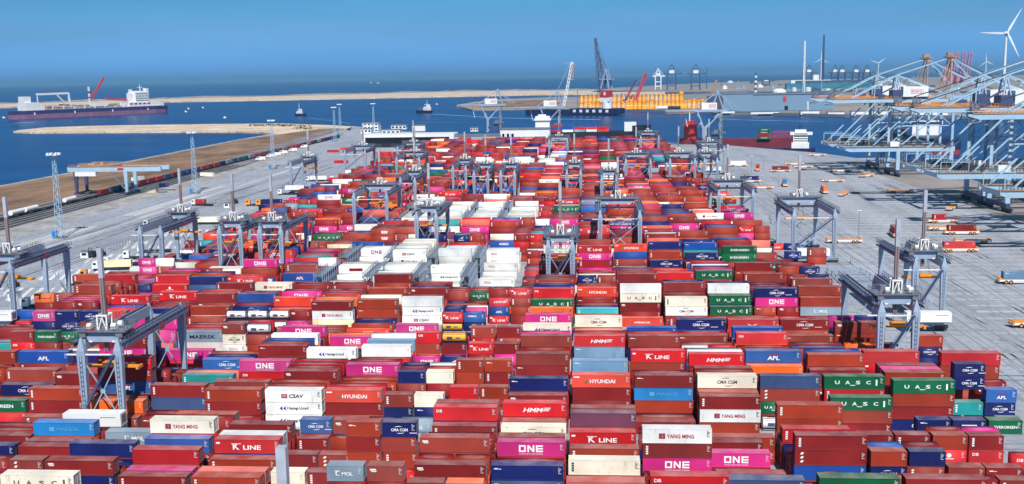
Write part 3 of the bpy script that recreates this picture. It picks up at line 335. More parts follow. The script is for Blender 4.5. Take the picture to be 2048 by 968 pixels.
def text2d(s):
    "letter outlines as triangles, unit height"
    if s in _fc: return _fc[s]
    cu=bpy.data.curves.new('lettering_source','FONT'); cu.body=s; cu.offset=.022; cu.resolution_u=2; cu.fill_mode='BOTH' if False else 'FRONT'
    o=bpy.data.objects.new('lettering_source',cu); C.objects.link(o)
    dg=bpy.context.evaluated_depsgraph_get(); dg.update(); me=bpy.data.meshes.new_from_object(o.evaluated_get(dg))
    v=np.array([(p.co.x,p.co.y) for p in me.vertices]); f=[tuple(p.vertices) for p in me.polygons]
    bpy.data.objects.remove(o); bpy.data.curves.remove(cu); bpy.data.meshes.remove(me)
    v-=v.min(0); _fc[s]=(v,f); return v,f
class Let:
    def __init__(s): s.v=[];s.f=[];s.c=[]
    def quad(s,x0,z0,x1,z1,c,sh=0): s.poly([(x0,z0),(x1,z0),(x1+sh,z1),(x0+sh,z1)],c)
    def poly(s,p,c):
        b=len(s.v); s.v+=list(p); s.f.append(tuple(range(b,b+len(p)))); s.c.append(c)
    def text(s,t,cx,cz,wd,ht,c,sh=0,):
        v,f=text2d(t); mx=v.max(0); b=len(s.v)
        for x,y in v:
            yy=y/mx[1]*ht; s.v.append((cx-wd/2+x/mx[0]*wd+sh*yy, cz-ht/2+yy))
        for q in f: s.f.append(tuple(b+i for i in q)); s.c.append(c)
    def arc(s,cx,cz,rx,rz,a0,a1,t,c,n=6):
        for i in range(n):
            a=R(a0+(a1-a0)*i/n); b=R(a0+(a1-a0)*(i+1)/n); k0=math.sin(math.pi*i/n);k1=math.sin(math.pi*(i+1)/n)
            q=lambda an,k,sg:(cx+(rx+sg*t*k)*math.cos(an),cz+(rz+sg*t*k)*math.sin(an))
            s.poly([q(a,k0,-1),q(b,k1,-1),q(b,k1,1),q(a,k0,1)],c)
    def disc(s,cx,cz,r,c,n=10): s.poly([(cx+r*math.cos(2*math.pi*i/n),cz+r*math.sin(2*math.pi*i/n)) for i in range(n)],c)
W_=(240,240,240);K_=(30,32,40);RD=(196,30,40);BL=(24,40,140)
_lc={}
def lettering(brand,L,h,part='all'):
    key=(brand,L,round(h,1),part)
    if key in _lc: return _lc[key]
    s=Let(); c=L/2; m=h/2; k=1.0 if L>8 else .72
    def ids(col):
        for i in range(6): s.quad(L-.85,h-.4-.2*i,L-.85+(.2+.11*((i*7)%4)),h-.32-.2*i,tuple(int(q*.85+.15*90) for q in col))
    ink=W_
    if brand in('ONE','ONED'):
        ink=W_ if brand=='ONE' else (120,30,80); H=1.3*k; w=1.25*k; g=.28*k; x=c-(3*w+2*g)/2; z=m-H/2+.15; t=.3*k
        s.quad(x,z,x+w,z+t,ink); s.quad(x,z+H-t,x+w,z+H,ink); s.quad(x,z+t,x+t,z+H-t,ink); s.quad(x+w-t,z+t,x+w,z+H-t,ink)
        x+=w+g; s.quad(x,z,x+t,z+H,ink); s.quad(x+w-t,z,x+w,z+H,ink); s.poly([(x+t,z+H),(x+t,z+H-.5*k),(x+w-t,z),(x+w-t,z+.5*k)],ink)
        x+=w+g; s.quad(x,z,x+t,z+H,ink)
        for q in(0,(H-t)/2,H-t): s.quad(x+t,z+q,x+w,z+q+t,ink)
        s.text('OCEAN NETWORK EXPRESS',c,z-.35*k,3*w+2*g,.16*k,ink)
    elif brand=='KLINE':
        s.text('K',c-2.0*k,m,1.25*k,1.2*k,W_); s.quad(c-2.9*k,m+.48*k,c-1.1*k,m+.6*k,W_); s.text('LINE',c+.95*k,m-.16*k,3.3*k,.85*k,W_); s.quad(.35,h-.85,1.05,h-.5,W_)
    elif brand=='KLINER': s.quad(c-2.4,m-.5,c+2.4,m+.5,(150,30,40)); s.text('K LINE',c,m,3.8,.7,W_)
    elif brand=='HMM':
        s.text('HMM',c-.4*k,m,3.6*k,.85*k,W_,.35)
        for i in range(3): s.quad(c+1.55*k+.15*i,m-.2+.26*i,c+2.75*k+.15*i,m-.06+.26*i,W_,.1)
    elif brand=='HYUNDAI': s.text('HYUNDAI',c+.3*k,m,5.3*k,.85*k,W_); s.poly([(c-3.6*k,m-.4),(c-2.7*k,m-.4),(c-2.95*k,m+.4)],(90,120,80)); s.quad(.4,h-.6,1.6,h-.3,W_)
    elif brand in('CMA','CMAD'):
        q=W_ if brand=='CMA' else (70,72,78); s.text('CMA CGM',c,m,4.1*k,.72*k,q); s.arc(c-.1*k,m+.28*k,1.5*k,.6*k,140,55,.06,q); s.arc(c+.1*k,m-.28*k,1.5*k,.6*k,-40,-125,.06,q); ink=q
        if brand=='CMA': s.quad(c+2.5*k,m-.62,c+2.5*k+1.8*k,m-.5,q)
    elif brand=='CMAB': s.quad(c-1.9*k,m-.35,c+1.9*k,m+.45,W_); s.text('CMA CGM',c,m+.05,3.3*k,.5,(60,30,90))
    elif brand=='APL': s.text('APL',c,m-.25,2.7*k,.95*k,W_,.1); s.quad(c-1.1*k,m+.42,c+1.3*k,m+.6,(150,30,90))
    elif brand in('UASC','UASCD'):
        q=W_ if brand=='UASC' else (96,92,92); ink=q; sp=2.1 if L>8 else 1.0
        for i,ch in enumerate('UASC'): s.text(ch,c-(1.5-i)*sp-.3,m+.05,.95*k,.75*k,q)
        s.quad(c-.55*k-.3,m-.62,c+.5*k-.3,m-.48,q); s.quad(c+1.5*sp+1.15*k,m-.6,c+1.5*sp+1.5*k,m+.65,q)
    elif brand=='EVERGREEN': s.text('EVERGREEN',c,m+.05,6.6*k if L>8 else 4.2,.75*k,W_)
    elif brand=='HAPAG':
        x=c-3.1*k
        for i in(0,.75*k): s.poly([(x+i,m),(x+i+.75*k,m+.6*k),(x+i+.55*k,m+.12*k),(x+i+.8*k,m-.55*k)],BL)
        s.text('Hapag-Lloyd',c+.85*k,m,4.6*k,.8*k,(36,36,70)); ink=K_
    elif brand=='YM':
        s.text('YANG MING',c+.6,m,4.8*k,.72*k,(176,36,56)); s.quad(c-3.2*k,m-.45,c-2.1*k,m+.5,(150,40,70)); s.quad(c-2.85*k,m-.25,c-2.75*k,m+.25,W_); s.quad(c-2.6*k,m-.25,c-2.5*k,m+.25,W_); ink=K_
    elif brand=='CSAV':
        s.text('CSAV',c+.5,m,3.1,.8,K_,.18); s.quad(c-2.6,m-.45,c-1.3,m+.45,(176,70,80)); s.poly([(c-2.45,m),(c-1.95,m+.3),(c-1.45,m),(c-1.95,m-.3)],W_); ink=K_
    elif brand=='MAERSK':
        s.quad(c-4.9,m-.65,c-3.5,m+.65,(90,190,220))
        for i in range(7):
            a=2*math.pi*i/7+math.pi/2; s.poly([(c-4.2+.55*math.cos(a),m+.55*math.sin(a)),(c-4.2+.2*math.cos(a+.9),m+.2*math.sin(a+.9)),(c-4.2+.2*math.cos(a-.9),m+.2*math.sin(a-.9))],W_)
        s.text('MAERSK',c+.6,m,7.0,.95,(20,36,70))
    elif brand=='MOL': s.text('MOL',c+.5*k,m-.05,2.5*k,.85*k,W_); s.arc(c-1.6*k,m,.5*k,.5*k,30,330,.1,W_,8); s.quad(c-2.3*k,m+.35,c-1.3*k,m+.5,W_)
    elif brand=='SEACO': s.text('seaco',c-.6,m+.45,2.3,.5,W_); s.quad(c-2.5,m+.3,c-1.95,m+.6,RD)
    elif brand=='HAMBURG': s.text('HAMBURG SUD',c,m,4.6*k,.55*k,W_)
    elif brand=='CAPITAL': s.text('CAPITAL',c,m+.4,2.5,.5,W_)
    elif brand=='OOCL': s.text('OOCL',2.9,m+.25,2.4,.75,(190,50,50)); ink=K_
    elif brand=='ARROW': s.poly([(c-1.6*k,m-.35),(c+1.4*k,m+.75),(c+.7*k,m-.1),(c+.2*k,m-.25),(c+.5*k,m+.2)],W_); s.quad(c-1.7*k,m-.75,c+1.5*k,m-.55,W_)
    elif brand=='W3':
        for i in range(3): s.quad(c-1.3+.95*i,m-.15,c-.5+.95*i,m+.6,W_)
        s.quad(c-1.2,m-.55,c+1.3,m-.25,W_)
    elif brand=='DB': s.text('DB',1.15,h-.75,1.1,.55,W_)
    elif brand in('V','VD','L3'):
        q=W_ if brand!='VD' else (60,52,52)
        if brand=='L3':
            for i in range(3): s.quad(.85,h-.7-.72*i,1.3,h-.3-.72*i,q,.22)
        else:
            for i in range(4): s.quad(.55,h-.75-.42*i,.95,h-.45-.42*i,q)
        ink=q
    elif brand=='TRI': s.quad(.5,h-.75,1.5,h-.5,W_); s.poly([(.5,h-.8),(1.7,h-.8),(1.5,h-1.05),(.8,h-1.05)],(222,214,190))
    elif brand in('SM','SMD'):
        q=W_ if brand=='SM' else (120,120,120); ink=q; s.quad(.5,h-.7,1.2,h-.5,q); s.quad(1.3,h-.72,1.7,h-.6,q)
    elif brand=='FADED': s.quad(c-2.9,m-.4,c-1.9,m+.45,(84,160,206)); s.text('MAERSK',c+.9,m,4.6,.75,(70,150,200))
    elif brand=='DOT': s.disc(c,m+.3,.42,W_); s.quad(c-1.2*k,m-.4,c+1.2*k,m-.25,W_)
    elif brand=='BIRD': s.poly([(c-1.4,m+.3),(c,m-.15),(c+1.4,m+.3),(c+.3,m-.4),(c-.3,m-.4)],W_)
    elif brand=='OVAL': s.poly([(c+1.6*math.cos(2*math.pi*i/14),m+.3*math.sin(2*math.pi*i/14)) for i in range(14)],(200,50,60))
    elif brand=='GL': s.quad(c-2,m-.1,c+2,m+.12,(60,140,90))
    if part=='marks': s.v,s.f,s.c=[],[],[]
    if part!='name': ids(ink if brand in MARKW else W_)
    _lc[key]=s; return s
def let_mesh(brand,L,h,part):
    key='%s_%s_%d'%(part,brand or 'plain',L)
    if key in bpy.data.meshes: return bpy.data.meshes[key]
    s=lettering(brand,L,h,part); me=bpy.data.meshes.new(key); me.from_pydata([(x,-.025,z) for x,z in s.v],[],s.f)
    a=me.color_attributes.new('col','FLOAT_COLOR','CORNER'); buf=[]
    for f,c in zip(s.f,s.c): buf+=[*lin(c),1.0]*len(f)
    a.data.foreach_set('color',buf); me.materials.append(M_LET); me.update(); return me
DEP=2.44
def shell_mesh(L,h):
    key='container_shell_%d'%L
    if key in bpy.data.meshes: return bpy.data.meshes[key]
    mb=MB(); e=.045
    mb.box((e+.09,e,.14),(L-e-.09,DEP-e,h-.03)); 
    return mb.mesh(key,M_CON)
def frame_mesh(L,h):
    key='container_frame_%d'%L
    if key in bpy.data.meshes: return bpy.data.meshes[key]
    mb=MB(); p=.16
    for x in(0,L-p):
        for y in(0,DEP-p): mb.box((x,y,0),(x+p,y+p,h))
    for y in(.008,DEP-.128):
        mb.box((p,y,.02),(L-p,y+.12,.17)); mb.box((p,y,h-.13),(L-p,y+.12,h-.012))
    for x in(.008,L-.128):
        mb.box((x,p,.02),(x+.12,DEP-p,.17)); mb.box((x,p,h-.13),(x+.12,DEP-p,h-.012))
    return mb.mesh(key,M_CON)
def door_mesh(L,h):
    key='container_door_%d'%L
    if key in bpy.data.meshes: return bpy.data.meshes[key]
    mb=MB(); x=L-.12
    mb.box((x,.17,.18),(x+.05,DEP/2-.02,h-.15)); mb.box((x,DEP/2+.02,.18),(x+.05,DEP-.17,h-.15))
    return mb.mesh(key,M_CON)
def bar_mesh(L,h):
    key='locking_bars_%d'%L
    if key in bpy.data.meshes: return bpy.data.meshes[key]
    mb=MB()
    for y in(.42,.85,DEP-.85,DEP-.42): mb.box((L-.068,y,.2),(L-.02,y+.05,h-.17)); mb.box((L-.066,y-.12,1.0),(L-.025,y+.18,1.06))
    return mb.mesh(key,STEEL)
_pt={}
def colour_var(c,rng):
    r,g,b=lin(PAL[c]); k=1+rng.uniform(-.16,.16)*(.35 if c in('white','cream','greywhite','lgrey') else 1); gr=(r+g+b)/3; f=max(0,rng.uniform(-.2,.12)); return (min(1,(r+(gr*1.3-r)*f)*k),min(1,(g+(gr*1.3-g)*f)*k),min(1,(b+(gr*1.3-b)*f)*k),1)
def make_container(X,Y,z,L,h,c,b,rz=0,name='shipping_container'):
    rng=random.Random(int(X*31+Y*17+z*7)); root=empty(name,(X+rng.uniform(-.11,.11),Y+rng.uniform(-.06,.06),z),rz); col=colour_var(c,rng)
    for nm,me in(('shell',shell_mesh(L,h)),('frame',frame_mesh(L,h)),('door',door_mesh(L,h))):
        o=bpy.data.objects.new(nm,me); C.objects.link(o); o.parent=root; o.color=col
        if nm=='door':
            q=bpy.data.objects.new('locking_bars',bar_mesh(L,h)); C.objects.link(q); q.parent=o
    for nm,pt in((('lettering','name'),) if b in MARKW else ())+(('number_marks','marks'),):
        o=bpy.data.objects.new(nm,let_mesh(b,L,h,pt)); C.objects.link(o); o.parent=root
    return root
def make_tank(X,Y,z,L,h,c,b):
    root=empty('tank_container',(X,Y,z)); f=MB(); p=.14
    for x in(0,L-p):
        for y in(0,DEP-p): f.box((x,y,0),(x+p,y+p,h))
        f.box((x,p,0),(x+p,DEP-p,p)); f.box((x,p,h-p),(x+p,DEP-p,h))
    for y in(0,DEP-p): f.box((p,y,0),(L-p,y+p,p)); f.box((p,y,h-p*.7),(L-p,y+p*.7,h))
    f.build('frame',NAVY,root)
    t=MB(); t.cyl((.25,DEP/2,h/2),(L-.25,DEP/2,h/2),1.08,n=18); t.cyl((.12,DEP/2,h/2),(.25,DEP/2,h/2),.8,1.08,n=18); t.cyl((L-.25,DEP/2,h/2),(L-.12,DEP/2,h/2),1.08,.8,n=18)
    t.build('tank',WHT if c=='tank' else CYL,root)
    d=MB(); d.box((1.2,.13,h/2-.35),(2.6,.17,h/2+.3)); d.box((3.4,.13,h/2-.2),(4.6,.17,h/2+.1)); d.build('name_plate',CRD,root)
    return root
LIST=build_list(KNOWN,HEIGHTS,HALVES)
TOPS=set(TOP300)
near=[(i,)+LIST[i] for i in TOP300]
tanks=[(i,)+t for i,t in enumerate(LIST) if t[5].startswith('tank')]
# ---- who stands on, under and beside whom (for the labels)
cells={}
for i,t in enumerate(LIST): cells[(round(t[0],1),round(t[1],2),round(t[2],2))]=i
def nb(t,dx,dz):
    for x in ([t[0]] if dx==0 else [t[0]+BP,t[0]+6.45,t[0]+BP-6.45] if dx>0 else [t[0]-BP,t[0]-6.45,t[0]-BP+6.45]):
        j=cells.get((round(x,1),round(t[1],2),round(t[2]+dz*TH,2)))
        if j is not None: return LIST[j]
    return None
def wc(t): return WORDC[t[5]]
def an(s): return ('an ' if s[0] in 'aeiou' else 'a ')+s
labs={}
for e in near:
    t=e[1:]; sz='long' if t[3]>8 else 'short'
    b=t[6]; mk=MARKW.get(b,'') ; hd='%s %s container'%(wc(t),sz)
    if mk: hd+=' with '+mk
    up,dn,le,ri=nb(t,0,1),nb(t,0,-1),nb(t,-1,0),nb(t,1,0)
    opts=[]
    bits=[]
    if up is None: bits.append('topmost on '+wc(dn) if dn else 'alone on the ground')
    else: bits.append('under '+wc(up)+(' on '+wc(dn) if dn else ''))
    if le: bits.append('right of '+wc(le))
    if ri: bits.append('left of '+wc(ri))
    labs[e[0]]=(hd,bits)
def pix(t):
    d=Vector((t[0]+t[3]/2,t[1],t[2]+1.3-CAMH)); Z=d.dot(CF); return (1024+FPX*d.dot(CR)/Z,484-FPX*d.dot(CU)/Z)
ORD=['nearest','second nearest','third nearest','fourth nearest','fifth nearest','sixth nearest','seventh nearest','eighth nearest','ninth nearest','tenth nearest']
def assign_labels():
    cur={i:lb[0]+', '+lb[1][0] for i,lb in labs.items()}
    for lev in(1,2):
        cnt={}
        for i,s in cur.items(): cnt[s]=cnt.get(s,0)+1
        for i in cur:
            if cnt[cur[i]]>1 and len(labs[i][1])>lev: cur[i]+=', '+labs[i][1][lev]
    grp={}
    for i,s in cur.items(): grp.setdefault(s,[]).append(i)
    for s,g in grp.items():
        if len(g)>1:
            g.sort(key=lambda i:(LIST[i][1],LIST[i][0]))
            same=len({round(LIST[i][1],1) for i in g})<len(g)
            if same: g.sort(key=lambda i:pix(LIST[i])[0])
            for k,i in enumerate(g):
                if same: w_='leftmost' if k==0 else 'rightmost' if k==len(g)-1 else ORD[k].replace('nearest','from left')
                else: w_='farthest' if k==len(g)-1 else ORD[k]
                cur[i]=w_+' '+s
    for i in cur:
        while len(cur[i].split())>16 and ' with ' in cur[i] and cur[i].count(',')>=2: cur[i]=cur[i][:cur[i].rindex(',')]
        if len(cur[i].split())>16: cur[i]=' '.join(cur[i].replace(' between two arcs','').split()[:16])
    again={}
    for i,s in cur.items(): again.setdefault(s,[]).append(i)
    for s,g in again.items():
        if len(g)>1:
            g.sort(key=lambda i:LIST[i][1])
            for k,i in enumerate(g): cur[i]=ORD[k]+' '+(s if len(s.split())<15 else s[:s.rindex(',')])
    return cur
LAB=assign_labels()
for e in near:
    i,X,Y,z,L,h,c,b,k=e
    tag(make_container(X,Y,z,L,h,c,b),LAB[i],'container','containers stacked in the yard')
_tl=['lower left','upper left']
tk=sorted(tanks,key=lambda e:(e[2],e[1]))
_seen={}
for e in tk:
    i,X,Y,z,L,h,c,b,k=e; t=LIST[i]; up,dn,le,ri=nb(t,0,1),nb(t,0,-1),nb(t,-1,0),nb(t,1,0)
    s=('yellow' if c=='tanky' else 'white')+' tank container in blue frame, '+('under '+wc(up) if up else 'topmost')+(', on '+wc(dn) if dn else ', on the ground')+(', right of '+wc(le) if le else '')+(', left of '+wc(ri) if ri else '')
    _seen.setdefault(s,[]).append((X,Y,i,e))
for s,l in _seen.items():
    l.sort()
    for k,(X,Y,i,e) in enumerate(l):
        s=s if len(s.split())<14 else s[:s.rindex(',')]; p=s if len(l)==1 else (('leftmost ' if k==0 else 'rightmost ' if k==len(l)-1 else ORD[k].replace('nearest','from left')+' ')+s)
        tag(make_tank(*e[1:7],e[7]),p,'tank container','tank containers among the stacks')
# ---- the thousands behind: one mass, colour per container
V=[];COL=[];rest=[t for i,t in enumerate(LIST) if i not in TOPS and not t[5].startswith('tank')]
nB=len(rest)
_j=random.Random(9); arr=np.array([(t[0]+_j.uniform(-.12,.12),t[1]+_j.uniform(-.06,.06),t[2],t[3],t[4]) for t in rest])
JX=[a-t[0] for a,t in zip(arr[:,0],rest)]; JY=[a-t[1] for a,t in zip(arr[:,1],rest)]
cor=np.array([(0,0,0),(1,0,0),(1,1,0),(0,1,0),(0,0,1),(1,0,1),(1,1,1),(0,1,1)],float)
dim=np.stack([arr[:,3],np.full(nB,DEP),arr[:,4]],-1)
vv=(arr[:,None,:3]+cor[None]*dim[:,None,:]).reshape(-1,3)
qf=np.array([(0,1,5,4),(1,2,6,5),(2,3,7,6),(3,0,4,7),(4,5,6,7)])
ff=(qf[None]+8*np.arange(nB)[:,None,None]).reshape(-1,4)
rg=random.Random(3); cols=np.array([colour_var(t[5],rg) for t in rest])
lc=np.repeat(cols,20,axis=0)
LV=[];LF=[];LC=[];base=len(vv)
for q_,t in enumerate(rest):
    X,Y,z,L,h,c,b,k=t; X+=JX[q_]; Y+=JY[q_]
    if Y>640 or Y<130 : continue
    if Y>330 and not(b in MARKW): continue
    s=lettering(b,L,h)
    if not s.v: continue
    o=base+len(LV)
    LV+=[(X+x,Y-.03,z+zz) for x,zz in s.v]; LF+=[tuple(o+q for q in f) for f in s.f]
    for f,cc in zip(s.f,s.c): LC+=[(*lin(cc),1.0)]*len(f)
me=bpy.data.meshes.new('container_stacks')
allv=np.concatenate([vv,np.array(LV)]) if LV else vv
nl=len(ff)*4+sum(len(f) for f in LF)
me.vertices.add(len(allv)); me.vertices.foreach_set('co',allv.ravel())
me.loops.add(nl); me.polygons.add(len(ff)+len(LF))
li=np.concatenate([ff.ravel(),np.array([q for f in LF for q in f],int)])
tot=np.concatenate([np.full(len(ff),4),np.array([len(f) for f in LF],int)]); st=np.concatenate([[0],np.cumsum(tot)[:-1]])
me.loops.foreach_set('vertex_index',li.astype(np.int32)); me.polygons.foreach_set('loop_start',st.astype(np.int32))
me.update(calc_edges=True)
a=me.color_attributes.new('col','FLOAT_COLOR','CORNER'); a.data.foreach_set('color',np.concatenate([lc,np.array(LC)]).astype(np.float32).ravel())
me.materials.append(M_STK); me.materials.append(M_LET)
mi=np.concatenate([np.zeros(len(ff),np.int32),np.ones(len(LF),np.int32)]); me.polygons.foreach_set('material_index',mi)
me.validate()
so=bpy.data.objects.new('container_stacks',me); C.objects.link(so)
tag(so,'mass of smaller stacked containers filling the yard behind and between the nearest ones','container stacks'); so['kind']='stuff'
# ---- reefer racks: steel access frames between the white columns
n_=0
for bi in sorted(REEFB):
    f0=FRONTS[bi][0]
    if bi>11: continue
    for q,x in enumerate((-91.6+.1,-75.1,-58.9,-42.4)):
        mb=MB(); w=3.4
        for k in range(10):
            y=f0+RP*k
            for xx in(x+.2,x+w-.2): mb.box((xx-.08,y-.08,0),(xx+.08,y+.08,9.2))
            for z in(2.6,5.3,8.1): mb.beam((x+.2,y,z),(x+w-.2,y,z),.14)
        fr=empty('reefer_rack',(0,0,0))
        mb.build('frame',CRN,fr)
        d=MB()
        for z in(2.65,5.35,8.15): d.box((x+.3,f0-.5,z),(x+w-.3,f0+27,z+.08))
        d.build('deck',STEEL,fr)
        r=MB()
        for z in(2.7,5.4,8.2):
            for xx in(x+.25,x+w-.25): r.rail((xx,f0-.4,z),(xx,f0+27,z),1.2,2.7,.1)
        r.build('railing',CRN,fr); 
        st_=MB(); st_.beam((x+.5,f0-.7,0),(x+w-.5,f0-.7,5.3),.7,.12); st_.beam((x+w-.5,f0-.7,5.3),(x+.5,f0-.7,8.1),.7,.12); st_.build('stair',STEEL,fr)
        pos=['left of the first white column','between the first and second white columns','between the second and third white columns','between the third and fourth white columns'][q]
        tag(fr,'blue-grey steel rack '+pos+', '+{6:'nearest block',7:'second block back',10:'third block back',11:'fourth block back'}[bi],'reefer rack','steel racks between the white containers')
# ================================================================ stacking cranes
WALK=paint('walkway_grey_blue',(92,104,130),.5,0,.1)
PALEM=paint('mast_zinc',(176,180,190),.4,.1,.1)
def make_asc(g):
    D=34.0; H2=g/2
    root=empty('stacking_crane')
    for sx in(-1,1):
        for y in(0,D):
            m=MB(); x=sx*H2
            m.frus((x,y,1.6),.95,.95,(x,y,17.4),1.75,1.4); m.frus((x,y,17.4),1.75,1.4,(x,y,18.4),1.6,1.4); m.frus((x,y,18.4),1.6,1.4,(x,y,21.0),.3,.45)
            m.build('leg',CRN,root)
            b=MB(); b.box((x-1.9,y-.45,.75),(x+1.9,y+.45,1.6)); 
            for k in(-1.3,-.45,.45,1.3): b.cyl((x+k,y-.3,.42),(x+k,y+.3,.42),.42,n=10)
            b.build('bogie',DARK,root)
    for sx in(-1,1):
        m=MB(); x=sx*H2; m.box((x-.5,.77,18.1),(x+.5,D-.77,20.5)); 
        gi=m.build('girder',CRD if False else CRN,root)
        w=MB(); o=x+sx*1.2
        w.box((o-.6,-.5,20.2),(o+.6,D+.5,20.28)); w.rail((o+sx*.6,-.5,20.28),(o+sx*.6,D+.5,20.28),1.15,1.7,.1); w.rail((o-sx*.6,-.5,20.28),(o-sx*.6,D+.5,20.28),1.1,3,.07)
        for k in range(17): w.beam((o+sx*.6,k*2+.5,20.2),(x+sx*.56,k*2+.5,18.3),.12)
        w.beam((o+sx*.6,0,19.3),(o+sx*.6,D,19.3),.25,.5)
        w.build('walkway',WALK,gi)
        t=MB(); t.box((x-.18,.8,20.6),(x+.18,D-.8,20.78)); t.build('trolley_rail',DARK,gi)
    m=MB()
    for sx in(-1,1):
        for z in range(2,17): m.box((sx*H2-.25,-.95,z),(sx*H2+.25,-.85,z+.1))
        m.beam((sx*H2-.25,-.9,2),(sx*H2-.25,-.9,17.4),.07); m.beam((sx*H2+.25,-.9,2),(sx*H2+.25,-.9,17.4),.07)
    m.build('ladder',STEEL,root)
    m=MB(); m.beam((-H2-3.2,-.2,17.5),(H2+.9,-.2,17.5),.28); m.build('tie_bar',WHT,root)
    m=MB(); m.beam((-H2-.6,D+.2,17.8),(H2+.6,D+.2,17.8),.4,.8); m.build('end_beam',CRN,root)
    for y in(0,D):
        m=MB()
        m.beam((-H2+.6,y,15.5),(0,y,9.6),.22); m.beam((H2-.6,y,15.5),(0,y,9.6),.22); m.beam((0,y,9.6),(-H2+.5,y,3.6),.22); m.beam((0,y,9.6),(H2-.5,y,3.6),.22)
        m.box((-.5,y-.14,9.2),(.5,y+.14,10.0)); m.build('brace',CRN,root)
    m=MB()
    for y in(0,D): m.box((-H2-.6,y-.5,1.62),(H2+.6,y+.5,3.1))
    m.build('sill_beam',CRN,root)
    m=MB(); m.box((-6.9,-4.3,3.4),(5.3,-1.3,6.1)); e=m.build('electrical_house',WHT,root)
    v=MB(); v.box((5.3,-3.8,3.9),(5.34,-1.8,5.7)); v.build('vent',STEEL,e)
    v=MB(); v.box((1.0,-4.32,5.25),(4.2,-4.301,5.4)); v.build('name_strip',STEEL,e)
    m=MB(); m.box((-5.5,-4.0,3.1),(4.0,-.6,3.5)); m.build('house_platform',CRN,root)
    m=MB()
    p,q=Vector((H2-.6,-.95,17.6)),Vector((-H2+.4,-.95,6.2))
    for dy in(-.4,.4): m.beam(p+Vector((0,dy,0)),q+Vector((0,dy,0)),.09,.35); m.beam(p+Vector((0,dy,1)),q+Vector((0,dy,1)),.08)
    for k in range(24):
        c=p+(q-p)*(k/24); m.box((c.x-.18,c.y-.4,c.z-.03),(c.x+.18,c.y+.4,c.z+.03))
    m.build('stair',CRD,root)
    # trolley, everything about its own origin on the girders
    t=MB(); W=H2+.6
    t.sect([(-W*.62,-1.0),(W*.62,-1.0),(W,1.3),(-W,1.3)],'y',-1.9,1.9); tr=t.build('trolley',WHT if False else CRN,root)
    k=MB(); k.box((-W-.9,-2.9,1.3),(W+.9,2.9,1.5)); 
    for sx in(-1,1):
        k.box((sx*H2-.7,-2.6,.1),(sx*H2+.7,-1.95,1.3)); k.box((sx*H2-.7,1.95,.1),(sx*H2+.7,2.6,1.3))
    k.build('trolley_deck',STEEL,tr)
    k=MB(); k.rail((-W-.9,-2.9,1.5),(W+.9,-2.9,1.5),1.1,1.2,.08); k.rail((-W-.9,2.9,1.5),(W+.9,2.9,1.5),1.1,1.2,.08); k.rail((-W-.9,-2.9,1.5),(-W-.9,2.9,1.5),1.1,1.2,.08); k.rail((W+.9,-2.9,1.5),(W+.9,2.9,1.5),1.1,1.2,.08); k.build('trolley_railing',STEEL,tr)
    a=MB()
    for y in(-1.5,.9):
        a.box((-1.15,y,1.5),(-.85,y+.3,4.3)); a.box((.85,y,1.5),(1.15,y+.3,4.3)); a.box((-1.15,y,4.3),(1.15,y+.3,4.65)); a.beam((-.8,y+.15,1.5),(0,y+.15,4.2),.2); a.beam((.8,y+.15,1.5),(0,y+.15,4.2),.2)
    a.box((-1.1,-1.2,4.3),(-.9,.9,4.5)); a.box((.9,-1.2,4.3),(1.1,.9,4.5)); a.build('hoist_frame',WHT,tr)
    d=MB(); d.cyl((-2.9,-1.9,2.3),(-2.0,-1.9,2.3),.7,n=14); d.cyl((2.3,-1.9,2.3),(3.3,-1.9,2.3),.75,n=14); d.cyl((2.6,.6,2.4),(3.5,.6,2.4),.6,n=12); d.build('cable_drum',WHT,tr)
    d=MB(); d.box((-3.3,.2,1.5),(-1.7,2.2,2.9)); d.box((1.5,.9,1.5),(2.3,2.4,3.1)); d.box((-.6,.8,1.5),(.6,2.2,3.3)); d.build('hoist_motor',STEEL,tr)
    d=MB(); d.box((-3.2,-2.2,1.5),(-1.8,-.9,2.0)); d.build('motor_cover',RED,tr)
    ms=MB(); ms.box((-.42,-.42,-3.5),(-.06,.42,12.2)); ms.box((.06,-.42,-3.5),(.42,.42,12.2)); mo=ms.build('mast',RUSTMAST,tr)
    mt=MB(); mt.box((-.47,-.47,12.2),(.47,.47,18.5)); mt.build('mast_head',PALEM,tr)
    l=MB()
    for sx in(-.55,.55): l.box((sx*W-.35,-2.0,-1.05),(sx*W+.35,-1.92,-.7))
    l.build('floodlight',WHT,tr)
    s=MB(); s.box((-5.9,-.35,-.3),(5.9,.35,.25)); 
    for sx in(-1,1): s.box((sx*5.9-.25,-1.25,-.45),(sx*5.9+.25,1.25,.15)); 
    s.box((-1.6,-1.0,.25),(1.6,1.0,1.0)); sp=s.build('spreader',YEL,root)
    r=MB()
    for x in(-1.3,1.3):
        for y in(-.6,.6): r.beam((x,y,1.0),(x*.5,y*.5,5.2),.06)
    r.build('hoist_rope',DARK,sp)
    sg=MB(); sg.box((H2+1.86,D*.5,18.4),(H2+1.9,D*.5+2.6,20.0)); sg.build('sign_panel',RED,root)
    return root
ASC_N,ASC_W=make_asc(7.8),make_asc(15.4)
TN,TW=tree_of(ASC_N),tree_of(ASC_W)
def on_plane(x,y,Y):
    d=ray(x,y); return Vector((0,0,CAMH))+d*(Y/d.y)
